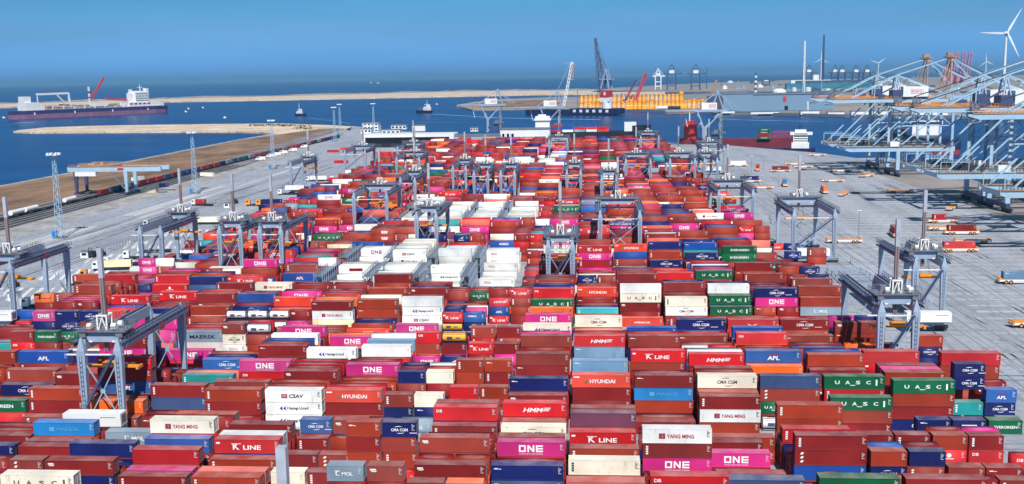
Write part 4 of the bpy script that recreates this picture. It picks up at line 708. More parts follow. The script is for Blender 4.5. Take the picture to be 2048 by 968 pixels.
# tip-left x, tip-right x, tip row, mast x, trolley row (hoist frame foot), wide?, note
CRANES=[(-20,12,538,65,505,0,'at the left edge of the yard'),(162,237,694,238,664,0,'above the bright red lettered container at lower left'),(278,320,440,335,412,0,'by the truck lanes with an orange spreader'),
(438,481,460,499,440,0,'left one of a close pair'),(518,563,462,553,443,0,'right one of a close pair'),(1094,1147,494,1126,476,0,'lifting a bright red lettered container'),(1829,1890,530,1815,499,0,'by the right edge of the stacks, farther of two'),(1760,1835,616,1787,598,0,'by the right edge of the stacks, nearer of two'),
(1588,1671,416,1605,384,1,'beside the vehicle apron with its spreader empty'),(707,773,389,757,368,1,'left of the white container columns'),(801,829,358,824,341,0,'with a steep girder behind the wide left crane'),(832,873,433,870,411,0,'in front of the white container columns'),
(905,932,334,925,314,0,'left of a tight trio'),(947,976,346,970,322,0,'middle of a tight trio'),(1001,1029,340,1019,324,0,'right of a tight trio'),(1133,1162,334,1147,317,0,'in the middle over blue containers'),
(1199,1281,414,1231,379,1,'over a magenta container in the middle'),(1205,1232,355,1219,340,0,'just behind the wide middle crane'),(1251,1302,318,1273,293,1,'before the far quay, wide'),(1277,1322,270,1298,262,1,'at the far end of the yard near the black bow'),
(1340,1390,320,1364,303,1,'right of centre over orange spreader'),(1409,1435,320,1417,303,0,'narrow one in the far right cluster'),(1402,1452,290,1424,281,1,'wide one in the far right cluster'),(1436,1508,386,1452,351,1,'with green piece below at the right edge'),
(580,605,326,602,311,0,'far left beside the parked white vans'),(689,730,302,720,283,1,'far left before the white-framed shed'),(786,843,290,806,275,1,'right in front of the white-framed shed'),(793,838,314,815,294,1,'one block nearer than the shed crane'),(1098,1135,278,1117,272,1,'at the far end before the white wall'),
(520,600,1090,563,1062,0,'showing only its mast head at the bottom edge')]
first={0:True,1:True}
for tl,tr_,ty,mx,my,wd,note in CRANES:
    yn=min((f for f,n in FRONTS if n==10),key=lambda f:abs(f-3.6-at((tl+tr_)/2,ty,21.0).y))-3.6
    if ty>1000: yn=at(563,893,39.3).y-20
    P=on_plane((tl+tr_)/2,ty,yn); x0=P.x if ty<1000 else at(563,893,39.3).x
    src,tree=(ASC_W,TW) if wd else (ASC_N,TN)
    if first[wd]: o=src; first[wd]=False; ch={c.name.split('.')[0]:c for c in bpy.data.objects if c.parent==o}
    else: o=dup(src,tree=tree)
    o.location=(x0,yn,0)
    tag(o,('wide' if wd else 'narrow')+' blue-grey stacking crane '+note,'stacking crane','stacking cranes straddling the container blocks')
    ty_=at(mx,my,22.2).y-yn; 
    if ty>1000: ty_=25.2
    ty_=max(3.2,min(30.8,ty_)); lift=14.2 if not wd else 13.0
    if ty>1000:ty_=20.0
    for c in bpy.data.objects:
        if c.parent==o:
            n0=c.name.split('.')[0]
            if n0=='trolley': c.location=(0,ty_,20.8)
            elif n0=='spreader': c.location=(.8,ty_,lift)
# ================================================================ big quay cranes
def make_sts():
    root=empty('quay_crane'); GW=36.0; Yh=12.5; zg=51.0
    for x in(0,GW):
        m=MB(); m.box((x-1.1,-Yh-2,2.2),(x+1.1,Yh+2,4.6)); m.build('sill_beam',CRD if x==0 else LBL,root)  # landside sill: its shade is painted in, dark blue instead of crane blue
        for y in(-Yh,Yh):
            m=MB(); m.box((x-1.2,y-1.0,4.6),(x+1.2,y+1.0,17.4)); m.box((x-.8,y-.7,20.5),(x+.8,y+.7,zg)); m.build('leg',LBL,root)
            b=MB(); b.box((x-.8,y-6,1.2),(x+.8,y+6,2.2)); 
            for k in range(8): b.cyl((x-.5,y-5.2+k*1.5,.6),(x+.5,y-5.2+k*1.5,.6),.6,n=10)
            b.build('bogie',DARK,root)
    for y in(-Yh,Yh):
        m=MB(); m.sect([(-36,18.6),(-33,17.4),(GW+2,17.4),(GW+2,20.5),(-36,20.5)],'y',y-1.0,y+1.0); pb=m.build('portal_beam',LBL,root)
        d=MB(); d.box((-35.5,y-1.6,20.5),(GW+1,y+1.6,20.75)); d.build('platform',BRN,pb)
        r=MB(); r.rail((-35.5,y-1.6,20.75),(GW+1,y-1.6,20.75),1.5,1.6,.15); r.rail((-35.5,y+1.6,20.75),(GW+1,y+1.6,20.75),1.5,1.6,.15); r.build('railing',DARK,pb)
    m=MB()
    for x in(-34,0,GW): m.box((x-.9,-Yh+1,17.8),(x+.9,Yh-1,20.2))
    m.build('cross_beam',LBL,root)
    for y in(-Yh,Yh):
        m=MB(); m.beam((-31,y,20.8),(-1,y,zg+.5),.8); m.build('diagonal_brace',LBL,root)
        m=MB(); m.beam((1,y,21),(GW-1,y,zg-.5),.7); m.build('diagonal_brace',LBL,root)
        m=MB(); m.beam((-18,y,20.8),(-.6,y,38),.65); m.build('diagonal_brace',LBL,root)
    for y in(-3.6,3.6):
        m=MB(); m.sect([(-48,zg+1.6),(-43,zg),(GW,zg),(GW,zg+2.5),(-48,zg+2.5)],'y',y-.65,y+.65); gr=m.build('main_girder',LBL,root)
        d=MB(); d.box((-46,y-1.0,zg+2.5),(GW,y+1.0,zg+2.75)); d.box((-46,y-.25,zg+2.75),(GW,y+.25,zg+3.1)); d.build('girder_deck',BRN,gr)
        r=MB(); s=-1 if y<0 else 1; r.rail((-46,y+s*1.0,zg+2.75),(GW,y+s*1.0,zg+2.75),1.5,1.8,.15); r.build('railing',YEL,gr)
        m=MB(); m.box((GW+.1,y-.7,zg+.2),(GW+62,y+.7,zg+2.8)); bo=m.build('boom',LBL,root)
    m=MB(); m.box((-.9,-Yh,zg-1.2),(.9,Yh,zg-.02)); m.box((GW-.9,-Yh,zg-1.2),(GW+.9,Yh,zg-.02)); m.build('support_beam',LBL,root)
    for y in(-Yh,Yh):
        m=MB(); m.beam((.9,y,35),(GW-.9,y,35),.7); m.build('tie_beam',LBL,root)
        m=MB(); m.beam((1,y,35.4),(GW*.5,y,zg-.6),.45); m.beam((GW*.5,y,zg-.6),(GW-1,y,35.4),.45); m.build('upper_brace',LBL,root)
        m=MB(); m.beam((-34,y,20.9),(-34,y,26),.4); m.beam((-34,y,26),(-20,y,26),.3); m.beam((-20,y,26),(-20,y,20.9),.3); m.rail((-34,y,26),(-20,y,26),1.2,1.5,.14); m.build('service_gantry',LBL,root)
    m=MB()
    for y in(-2,-.7,.7,2): m.beam((GW,y*.4,zg+31),(-44,y,zg+4.5),.12); m.beam((GW,y*.4,zg+31),(GW+58,y,zg+3),.12); m.beam((-30,y,zg-.2),(GW+40,y,zg-.5),.1)
    m.build('hoist_rope',DARK,root)
    m=MB()
    for z in range(22,50,3): m.box((-.8,-Yh-2.2,z),(2.2,-Yh-.75,z+.12)); m.beam((-.7,-Yh-2.1,z),(2.1,-Yh-2.1,z+3),.14)
    m.rail((-.8,-Yh-2.2,49),(2.2,-Yh-2.2,49),1.3,.8,.12); m.build('leg_stair',STEEL,root)
    m=MB(); m.box((4,-5.2,zg+3.8),(21,5.2,zg+10.8)); mh=m.build('machinery_house',WHT,root)
    s=MB(); s.box((9.2,-5.28,zg+5.9),(17.6,-5.201,zg+9.0)); sg=s.build('sign_panel',RED,mh)
    v,f=text2d('RWG'); mx_=v.max(0)
    t=MB(); t.box((9.5,-5.31,zg+6.15),(17.3,-5.285,zg+8.75)); t.build('sign_face',WHT,sg)
    t=MB(); t.add([(10.1+a/mx_[0]*6.6,-5.33,zg+6.6+b/mx_[1]*1.7) for a,b in v],f); t.build('lettering',RED,sg)
    d=MB(); d.box((3.6,-5.6,zg+3.36),(21.4,5.6,zg+3.79)); d.build('house_base',DARK,root)
    m=MB()
    for y in(-3.6,3.6): m.beam((-2,y,zg+3.4),(0,y*.8,zg+18.5),.8); m.beam((3.5,y,zg+3.4),(.4,y*.8,zg+18.5),.6)
    m.beam((0,-3.4,zg+18.6),(0,3.4,zg+18.6),1.0); m.build('strut_frame',LBL,root)
    a=MB()
    for y in(-5,5): a.beam((GW,y,zg+3),(GW+1,y*.35,zg+30.5),.9); a.beam((GW-9,y,zg+3.2),(GW,y*.35,zg+30),.6)
    for k in range(1,5): a.beam((GW-9+9*k/5.6,-5+3.2*k/5,zg+3+27*k/5),(GW,5-3.2*k/5,zg+3+27*k/5),.4)
    a.build('apex_frame',BRN,root)
    h=MB(); h.box((GW-3.4,-3,zg+30.5),(GW+4.5,3,zg+31)); h.box((GW-2,-2,zg+31),(GW+2,2,zg+33.4)); h.rail((GW-3.4,-3,zg+31),(GW+4.5,-3,zg+31),1.3,1.5,.16); h.build('apex_platform',BRN,root)
    m=MB()
    for y in(-3.2,3.2):
        m.beam((GW,y*.5,zg+30.5),(0,y,zg+18.8),.75); m.beam((0,y,zg+18.8),(-30,y,zg+3.2),.8); m.beam((-15,y,zg+11),(-15,y,zg+3.2),.5)
        m.beam((0,y,zg+18.8),(GW+4,y,zg+3.2),.7)
        m.beam((GW,y*.5,zg+30.5),(GW+26,y,zg+3),.6); m.beam((GW,y*.5,zg+30.5),(GW+52,y,zg+3),.6)
    m.build('stay',LBL,root)
    q=MB(); q.box((-46,-4.5,zg+3.8),(-41,4.5,zg+4.2)); q.lattice((-45.5,-2.5,zg+4.2),(-45.5,-2.5,zg+8),1.6,.18,2); q.lattice((-42,2.5,zg+4.2),(-42,2.5,zg+7.5),1.6,.18,2); q.box((-45,0,zg+4.2),(-42,3.5,zg+6)); q.box((-47.5,-3.5,zg-1.5),(-43,3.5,zg-1.0)); q.rail((-47.5,-3.5,zg-1),(-43,-3.5,zg-1),1.2,1,.15)
    q.build('end_machinery',STEEL,root)
    q=MB(); q.box((-13,-5,zg+3.8),(-8,5,zg+5.6)); q.beam((-12,-4.6,zg+5.6),(-2,-4.6,zg+11),.9); q.box((-3,-4.8,zg+3.8),(3.2,4.8,zg+8.5)); q.build('rope_drum',CRD,root)
    q=MB(); q.box((-6,-Yh-2.0,20.9),(0.2,-Yh+2,24.2)); q.build('electrical_house',WHT,root)
    q=MB(); q.box((-24,-4.2,21),(-12,4.2,23.2)); q.lattice((-20,-3,23.2),(-20,-3,27),2.2,.2,2); q.build('lower_trolley',DARK,root)
    q=MB(); q.lattice((3.2,-Yh-1.6,4.6),(3.2,-Yh-1.6,17.2),2.0,.16,6); q.lattice((2.2,Yh+1.6,20.9),(2.2,Yh+1.6,zg),1.8,.16,14); q.build('stair_tower',STEEL,root)
    c=MB(); c.box((8,-2.2,zg-4.2),(12,2.2,zg-1.6)); c.box((6.5,-3,zg-1.6),(16,3,zg-.3)); c.build('trolley_cab',DARK,root)
    return root
STS=make_sts(); TS=tree_of(STS)
sl=['farthest of the row','second farthest of the row','third farthest, behind the lettered house','fourth farthest','second nearest, girder end over the apron','nearest, only its girder end in view']
for i,Y in enumerate((812,760,600,566,482,402)):
    o=STS if i==0 else dup(STS,tree=TS); o.location=(215,Y,0)
    tag(o,'light blue quay crane, '+sl[i],'quay crane','light blue quay cranes along the right-hand quay')
# ---- smaller quay cranes on the far quay, booms to the left
def make_feeder():
    root=empty('quay_crane'); 
    m=MB(); m.box((-1.4,-7,1.5),(1.4,7,3)); m.box((16,-7,1.5),(18.6,7,3)); m.build('sill_beam',CRN,root)
    for y in(-6,6):
        m=MB(); m.box((-.9,y-.7,3),(.9,y+.7,17)); m.box((16.4,y-.6,3),(17.8,y+.6,35)); m.build('leg',CRN,root)
    m=MB()
    for y in(-6,6): m.beam((0,y,17),(-7,y,35.5),1.2); m.beam((0,y,17),(18,y,35.5),1.2); 
    m.build('v_brace',CRN,root)
    m=MB()
    for y in(-4,4): m.box((-40,y-.7,35.5),(24,y+.7,37.6))
    m.box((-39,-3.3,36),(-37,3.3,37.4)); m.build('girder',CRN,root)
    m=MB(); m.box((-40,-5.6,34.2),(-10,5.6,34.6)); m.rail((-40,-5.6,34.6),(-10,-5.6,34.6),2.4,2,.22); m.rail((-40,5.6,34.6),(-10,5.6,34.6),2.4,2,.22); m.build('platform',BRN,root)
    m=MB(); m.box((-3,-4.6,37.8),(13,4.6,44.8)); mh=m.build('machinery_house',WHT,root)
    s=MB(); s.box((4.6,-4.7,39.8),(11.6,-4.601,43.2)); sg=s.build('sign_panel',RED,mh)
    t=MB(); t.box((4.95,-4.74,40.1),(11.25,-4.705,42.9)); t.build('sign_face',WHT,sg)
    v,f=text2d('RWG'); mx_=v.max(0); t=MB(); t.add([(5.5+a/mx_[0]*5.2,-4.77,40.6+b/mx_[1]*1.8) for a,b in v],f); t.build('lettering',RED,sg)
    m=MB()
    for y in(-3,3): m.beam((8,y,37.6),(14,y*.3,56),1.0); m.beam((20,y,37.6),(14,y*.3,56),1.0); m.beam((14,y*.3,56),(-12,y,37.6),.7); m.beam((14,y*.3,56),(36,y,39),.45); m.beam((14,y*.3,56),(30,y,39),.35)
    m.box((12.6,-1.4,55.4),(15.4,1.4,57.2)); m.build('apex_frame',CRN,root)
    m=MB(); m.lattice((17,-8,3),(17,-8,33),2.6,.25,10); m.box((8,-7,13),(22,7,13.5)); m.box((10,-5,13.5),(16,5,16.5)); m.rail((8,-7,13.5),(22,-7,13.5),1.4,2,.2); m.build('stair_tower',STEEL,root)
    m=MB(); m.box((4,-4,3),(15,5,11)); m.build('switch_house',CRD,root)
    m=MB(); m.beam((-20,0,34),(-17,0,20),.5); m.beam((-2,0,26),(-6,0,20),.5); m.build('spreader_rig',WHT,root)
    return root
FD=make_feeder(); TF=tree_of(FD)
for i,(x,y,lb) in enumerate([(976,266,'left of three, standing clear over open water'),(1093,273,'middle of three, before the white ship house'),(1407,291,'right of three, among the far yard cranes')]):
    o=FD if i==0 else dup(FD,tree=TF); p=at(x,y,0); o.location=p; s=p.y/1345*1.0
    o.scale=(1,1,1) if i<1 else (.97,)*3
    tag(o,'pale grey quay crane, white lettered house, '+lb,'quay crane','grey quay cranes on the far quay')
# ================================================================ vehicles on the apron
def make_agv():
    root=empty('automated_vehicle'); L=14.6
    m=MB(); m.box((-L/2,-1.5,.95),(L/2,1.5,1.55)); m.box((-L/2+2.6,-1.35,.5),(L/2-2.6,1.35,.95)); m.build('chassis',WHT,root)
    m=MB(); m.box((-L/2,-1.45,1.55),(L/2,1.45,1.72)); m.box((-L/2-.25,-1.3,.8),(-L/2,1.3,1.9)); m.box((L/2,-1.3,.8),(L/2+.25,1.3,1.9)); m.box((-L/2,-1.45,1.72),(-L/2+.8,1.45,2.15)); m.box((L/2-.8,-1.45,1.72),(L/2,1.45,2.15)); m.build('deck',YEL,root)
    for x in(-5.2,-3.6,3.6,5.2):
        for y in(-1.3,1.3):
            m=MB(); m.cyl((x,y-.25,.72),(x,y+.25,.72),.72,n=14); wv=m.build('wheel',TYR,root)
            m=MB(); m.cyl((x,y-.27,.72),(x,y+.27,.72),.36,n=10); m.build('rim',YEL,wv)
    for s in(-1,1):
        m=MB(); m.box((s*(L/2+.3)-.04,-1.25,.9),(s*(L/2+.3)+.04,1.25,1.15)); m.box((s*(L/2+.3)-.04,-1.25,1.5),(s*(L/2+.3)+.04,1.25,1.75)); m.build('bumper_stripe',WHT,root)
    return root
AGV=make_agv(); TA=tree_of(AGV); _a=[0]
GC=[0]
def agv(x,y,rz,label,load=None,off=0,ll=None):
    "x,y: pixel of the ground point under the vehicle's middle"
    p=at(x,y,0); a=R(rz)
    if _a[0]==0: o=AGV; o.location=p; o.rotation_euler=(0,0,a)
    else: o=dup(AGV,p,a,tree=TA)
    _a[0]+=1; tag(o,label,'automated vehicle','flat automated vehicles on the apron')
    if load:
        c,b,L=load; d=Vector((math.cos(a),math.sin(a),0)); n=Vector((-d.y,d.x,0)); q=p+d*(-L/2+off)-n*(DEP/2)
        t=make_container(q.x,q.y,1.74,L,TH-.06,c,b,a); tag(t,ll,'container','containers on vehicles and the ground')
agv(1922,469,0,'orange flat vehicle under the deep maroon container nearest the crane shadows',('maroon','V',12.19),0,'maroon long container on vehicle, just behind the bright red one')
agv(1889,461,0,'empty orange vehicle half hidden behind the maroon loaded one')
agv(1917,504,0,'white-sided orange vehicle under the bright red container',('red','DB',12.19),0,'bright red long container on a flat vehicle on the open apron')
agv(1944,487,0,'empty orange vehicle poking out behind the bright red container')
agv(1789,472,82,'vehicle seen end-on under maroon container left of the tall crane mast',('maroon','SM',12.19),0,'maroon container seen end-on left of the tall crane mast')
agv(1866,512,84,'vehicle seen end-on under dull purple container beside the bright red one',('purple','',12.19),0,'dull purple container seen end-on beside the bright red one')
agv(1688,486,0,'orange vehicle just right of the white crane house at the block end')
agv(2040,567,0,'vehicle at the right edge carrying steel blue container',('steel','SM',12.19),0,'steel blue container on a vehicle at the right edge')
agv(2068,652,15,'orange vehicle cut by the right edge, lowest on the apron')
agv(1903,419,60,'empty orange vehicle turning beside the crane shadow')
agv(1886,446,0,'vehicle in the crane shadow carrying a short dark red container',('crimson','V',6.06),-2,'short dark red container on vehicle in the crane shadow')
agv(1800,386,0,'empty orange vehicle along the shadow bars left of the tall mast top')
agv(1686,391,65,'small orange vehicle facing the viewer in mid apron')
agv(1648,386,86,'vehicle seen end-on under orange container',('orange','',12.19),0,'orange container seen end-on on the apron')
agv(1665,364,0,'empty orange vehicle side-on in mid apron, well lit')
agv(1732,354,40,'orange vehicle beside the quay crane shadow, far back')
agv(1682,344,0,'empty orange vehicle in crane shadow near the quay edge')
agv(1561,344,0,'far vehicle carrying a maroon container, left of the orange cluster',('maroon','',12.19),0,'maroon container on far vehicle left of the orange cluster')
agv(1588,330,0,'rear orange vehicle of the far cluster')
agv(1605,336,10,'front orange vehicle of the far cluster')
agv(1569,372,84,'vehicle seen end-on under sky-blue container',('sky','',6.06),0,'sky-blue short container seen end-on on the far apron')
agv(1523,378,0,'empty orange vehicle at the stack ends beside the wide crane')
agv(1476,333,0,'vehicle carrying a white container near the far stack ends',('white','',12.19),0,'white container on a vehicle near the far stack ends')
agv(1515,341,80,'vehicle seen end-on under dark red container far back',('crimson','',12.19),0,'dark red container seen end-on far back')
agv(1499,365,0,'vehicle below the navy container near far stack ends',('navy','ARROW',12.19),0,'navy container on a vehicle near far stack ends')
agv(1634,312,0,'orange vehicle parked at the far quay edge by the feeder ship')
# light blue trestle racks at the stack ends
def make_rack():
    root=empty('trestle_rack'); m=MB()
    for x in(-6,6):
        for y in(-1.9,1.9): m.box((x-.16,y-.16,0),(x+.16,y+.16,1.7))
        m.box((x-.2,-2.2,1.7),(x+.2,2.2,1.95))
    m.build('trestle',CRN,root); d=MB(); d.box((-6.3,-2.0,1.95),(6.3,-1.75,2.15)); d.box((-6.3,1.75,1.95),(6.3,2.0,2.15)); d.build('guide_beam',CRN,root); return root
RK=make_rack(); TR=tree_of(RK); _k=0
for x,y,lb in [(1672,528,'standing alone below the maroon containers'),(1690,547,'rear one of four at the block end'),(1700,553,'second one of four at the block end'),(1708,560,'third one of four at the block end'),(1716,567,'front one of four at the block end'),(2010,760,'at the lower right beside the navy containers'),(1565,438,'far one behind the wide crane'),(1568,446,'near one behind the wide crane')]:
    o=RK if _k==0 else dup(RK,tree=TR); _k+=1; o.location=at(x,y,0); tag(o,'light blue trestle rack, '+lb,'trestle rack','trestle racks at the block ends')
# thin lamp posts on the apron
def make_post():
    root=empty('lamp_post'); m=MB(); m.cyl((0,0,0),(0,0,12),.14,.09,8); m.build('pole',STEEL,root); m=MB(); m.box((-.9,-.2,12),(.9,.2,12.25)); m.build('lamp_head',WHT,root); return root
PO=make_post(); TP=tree_of(PO)
for k,(x,y,lb) in enumerate([(1717,475,'beside the end-on maroon container'),(1527,340,'left of two by the end-on red load'),(1557,374,'by the sky-blue load'),(1503,346,'near the far stack ends'),(1930,375,'by the quay crane legs'),(1885,357,'below the second crane platform')]):
    o=PO if k==0 else dup(PO,tree=TP); o.location=at(x,y,0); tag(o,'thin grey lamp post '+lb,'lamp post','thin lamp posts on the apron')
# ---------------------------------------------------------------- painted ground
mk=ground_mat('apron_paint',(206,206,206),(226,226,226),.2,(1,1,1),.8)
dk2=ground_mat('rail_slot',(112,112,120),(146,146,152),.2,(1,.1,1),.9)
tm=ground_mat('tyre_film',(132,135,144),(156,158,166),.12,(1,.2,1),.9)
mb=MB()
rg=random.Random(8)
for Y in np.arange(150,860,9.0):
    x0=118+rg.uniform(-6,6); x1=206
    mb.add([(x0,Y,.006),(x1,Y,.006),(x1,Y+rg.uniform(1.2,2.6),.006),(x0,Y+rg.uniform(1.2,2.6),.006)],[(0,1,2,3)])
structure(mb.build('apron_joint_bands',ground_mat('pale_bands',(166,166,170),(190,188,190),.06,(.3,1,1),.85)))
mb=MB()
for Y in (171.6,208.1,244.7,301.6)+tuple(338.1+36.5*i for i in range(14)):
    for d in(-3.6,29.7): mb.add([(-190,Y+d-.35,.01),(118,Y+d-.35,.01),(118,Y+d+.35,.01),(-190,Y+d+.35,.01)],[(0,1,2,3)])
structure(mb.build('crane_rail_slots',dk2))
mb=MB()
for X in(213.6,216.4,250): mb.add([(X-.25,0,.012),(X+.25,0,.012),(X+.25,865,.012),(X-.25,865,.012)],[(0,1,2,3)])
for X in np.arange(96,120,4.2): mb.add([(X,100,.012),(X+.5,100,.012),(X+.5,840,.012),(X,840,.012)],[(0,1,2,3)])
structure(mb.build('apron_lane_lines',dk2))
structure(sheet('quay_deck',[(206,60),(255.5,60),(255.5,868),(206,868)],.004,DECK))
mb=MB(); rg=random.Random(33)
for k in range(120):
    X=rg.uniform(92,205); Y=rg.uniform(110,800); Ln=rg.uniform(25,110); w_=rg.uniform(.35,.8); sl=rg.uniform(-.06,.06)
    for d in(0,2.4):
        for q in range(6):
            y0=Y+Ln*q/6; y1=Y+Ln*(q+1)/6; x0=X+d+sl*Ln*(q/6)**2; x1=X+d+sl*Ln*((q+1)/6)**2
            mb.add([(x0,y0,.016),(x0+w_,y0,.016),(x1+w_,y1,.016),(x1,y1,.016)],[(0,1,2,3)])
for k in range(70):
    X=rg.uniform(-268,-208); Y=rg.uniform(250,900); Ln=rg.uniform(40,160); w_=rg.uniform(.4,.9)
    for d in(0,2.2): mb.add([(X+d,Y,.016),(X+d+w_,Y,.016),(X+d+w_+2,Y+Ln,.016),(X+d+2,Y+Ln,.016)],[(0,1,2,3)])
structure(mb.build('tyre_marks',tm))
# left yard: lane bays, pale strips
mb=MB()
for j in range(6):
    y0=300+36.5*j
    for k in range(7):
        X=-205+3.9*k-2; mb.add([(X,y0+2,.008),(X+1.5,y0+2,.008),(X-5,y0+24,.008),(X-6.5,y0+24,.008)],[(0,1,2,3)])
structure(mb.build('truck_bay_markings',mk))
PALE=ground_mat('pale_patch',(190,188,188),(206,204,203),.03,(1,.2,1),.9)
mb=MB()
for (a,b,c_,d) in [(-262,250,-252,520),(-258,560,-250,720),(-246,330,-242,900)]:
    mb.add([(a,b,.008),(c_,b,.008),(c_,d,.008),(a,d,.008)],[(0,1,2,3)])
structure(mb.build('pale_lane',PALE))
# ---------------------------------------------------------------- trucks on the land side
def make_truck(cabmat,trailer):
    root=empty('lorry'); 
    m=MB(); m.sect([(-1.6,1.0),(1.0,1.0),(1.0,3.5),(-.9,3.6),(-1.5,2.3)],'x',-1.22,1.22) if False else m.sect([(0,.9),(2.6,.9),(2.6,3.7),(.5,3.7),(0,2.4)],'y',-1.22,1.22); cb=m.build('cab',cabmat,root)
    g=MB(); g.add([(.02,-1.0,2.42),(.5,-1.0,3.55),(.5,1.0,3.55),(.02,1.0,2.42)],[(0,1,2,3)]); g.v=[(a-.03,b,c) for a,b,c in g.v]; g.box((.5,-1.24,2.3),(1.6,-1.221,3.2)); g.build('window',GLS,cb)
    m=MB(); m.box((.3,-1.1,.6),(14,1.1,1.05)); m.box((2.9,-.9,1.05),(13.9,.9,1.25)); m.build('chassis',DARK,root)
    for x in(1.1,4.6,10.5,11.8,13.1):
        m=MB(); m.cyl((x,-1.25,.5),(x,-.85,.5),.5,n=12); m.cyl((x,.85,.5),(x,1.25,.5),.5,n=12); m.build('wheel',TYR,root)
    return root
TKW=make_truck(WHT,0); TKO=make_truck(YEL,0); t1,t2=tree_of(TKW),tree_of(TKO); u=[0,0]
def truck(x,y,rz,label,orange=0,load=None,ll=None):
    s,t=(TKO,t2) if orange else (TKW,t1); o=s if u[orange]==0 else dup(s,tree=t); u[orange]+=1
    p=at(x,y,0); o.location=p; o.rotation_euler=(0,0,R(rz)); tag(o,label,'lorry','lorries at the land side of the stacks')
    if load:
        a=R(rz); d=Vector((math.cos(a),math.sin(a),0)); n=Vector((-d.y,d.x,0)); q=p+d*2.9-n*(DEP/2)
        tag(make_container(q.x,q.y,1.27,load[2],TH-.06,load[0],load[1],a),ll,'container','containers on vehicles and the ground')
truck(44,617,8,'white lorry nearest the left edge, empty trailer behind white cab')
truck(133,571,10,'white lorry with rust-red container by the truck bays',0,('rust','V',12.19),'rust-red container on lorry trailer by the truck bays')
truck(161,559,12,'orange lorry next to the rust-red loaded one',1)
truck(186,541,10,'white lorry carrying a beige container, upper truck bays',0,('beige','SM',12.19),'beige container on lorry in the upper truck bays')
truck(206,533,12,'second white lorry of the upper truck bays')
truck(247,519,8,'white lorry at the foot of the double magenta stack')
truck(276,506,10,'white lorry behind the dark container by the magenta stack')
truck(385,411,-14,'white lorry driving alone on the open yard with maroon box',0,('crimson','',6.06),'short dark red container on the lorry alone in the open yard')
truck(288,455,5,'white lorry between the legs of the far left crane')
truck(385,449,4,'white lorry parked behind the far left crane with long white trailer',0,('cream','',12.19),'cream container on lorry right of the far left crane')
truck(492,412,6,'left orange lorry by the navy containers, middle left',1)
truck(513,412,6,'right orange lorry by the navy containers, middle left',1,('navy','',12.19),'navy container on the right orange lorry, middle left')
truck(556,390,8,'small white lorry above the orange pair')
truck(612,363,6,'white lorry under the far left gantry with white box',0,('white','',12.19),'white container on lorry under the far left gantry')
truck(668,362,170,'white lorry facing away beside the far left gantry')
# parked vans along the rail side
def make_van():
    root=empty('parked_van'); m=MB(); m.sect([(0,.4),(5.8,.4),(5.8,2.6),(1.4,2.6),(.4,1.4),(0,1.3)],'y',-1,1); m.build('body',WHT,root)
    m=MB(); m.box((1.1,-1.02,1.55),(2.2,-1.001,2.3)); m.build('window',GLS,root)
    for x in(1.1,4.6):
        m=MB(); m.cyl((x,-1.05,.38),(x,1.05,.38),.38,n=10); m.build('wheel',TYR,root)
    return root
VN=make_van(); tv=tree_of(VN); od=['nearest','second nearest','third nearest','fourth nearest','fifth nearest','farthest']
for k,(x,y) in enumerate([(511,321),(532,315),(543,312),(557,308),(577,303),(601,296)]):
    o=VN if k==0 else dup(VN,tree=tv); o.location=at(x,y,0); o.rotation_euler=(0,0,R(20)); o.scale=(1.5,1.4,1.3)
    tag(o,od[k]+' of six white vans in a row beside the railway','van','white vans parked beside the railway')
# fence along the truck lanes
def fence(p,q,label):
    r=empty('wire_fence'); n=int((q-p).length/3); 
    for k in range(n+1):
        if k>60: break
        c=p+(q-p)*k/n; m=MB(); m.box((c.x-.08,c.y-.08,0),(c.x+.08,c.y+.08,2.6)); m.build('post',STEEL,r)
    m=MB(); m.beam(p+Vector((0,0,2.5)),q+Vector((0,0,2.5)),.08); m.beam(p+Vector((0,0,1.5)),q+Vector((0,0,1.5)),.06); m.beam(p+Vector((0,0,.5)),q+Vector((0,0,.5)),.06); m.build('wire',STEEL,r); tag(r,label,'fence')
fence(at(222,503),at(285,478),'grey post-and-wire fence below the far left crane'); fence(at(420,408),at(520,403),'grey post-and-wire fence left of the orange lorries')
fence(at(556,385),at(590,362),'grey fence by the small white lorry, farther back')
for k,(x,y,lb) in enumerate([(172,515,'cream cabin at the left end of the fence'),(30,600,'cream cabin at the left edge beside lorries'),(455,415,'small cream cabin by the far fence')]):
    r=empty('gate_cabin',at(x,y)); m=MB(); m.box((-1.6,-1.6,0),(1.6,1.6,2.7)); m.build('wall',WHT,r); m=MB(); m.box((-1.9,-1.9,2.7),(1.9,1.9,2.9)); m.build('roof',STEEL,r); m=MB(); m.box((-1,-1.63,1.1),(1,-1.601,2.2)); m.build('window',GLS,r); tag(r,lb,'cabin','cabins at the truck lanes')
def forklift(x,y,label):
    r=empty('forklift_truck',at(x,y)); r.scale=(.72,.72,.72); m=MB(); m.box((-1.5,-3,.8),(1.5,3,2.2)); m.box((-1,-.5,2.2),(1,1.5,3.6)); m.build('body',DARK,r)
    m=MB(); m.box((-1.2,-3.4,.4),(-.9,-3.1,6)); m.box((.9,-3.4,.4),(1.2,-3.1,6)); m.box((-1.2,-3.4,5.7),(1.2,-3.1,6)); m.build('mast',DARK,r)
    for sx in(-1.4,1.4):
        for y_ in(-2,2):
            m=MB(); m.cyl((sx-.3,y_,.75),(sx+.3,y_,.75),.75,n=12); m.build('wheel',TYR,r)
    tag(r,label,'forklift','dark forklifts near the fence')
forklift(187,514,'left of two dark forklifts by the fence'); forklift(203,512,'right of two dark forklifts by the fence'); forklift(471,407,'dark forklift left of the orange lorries'); forklift(28,575,'dark forklift under the left-edge crane')
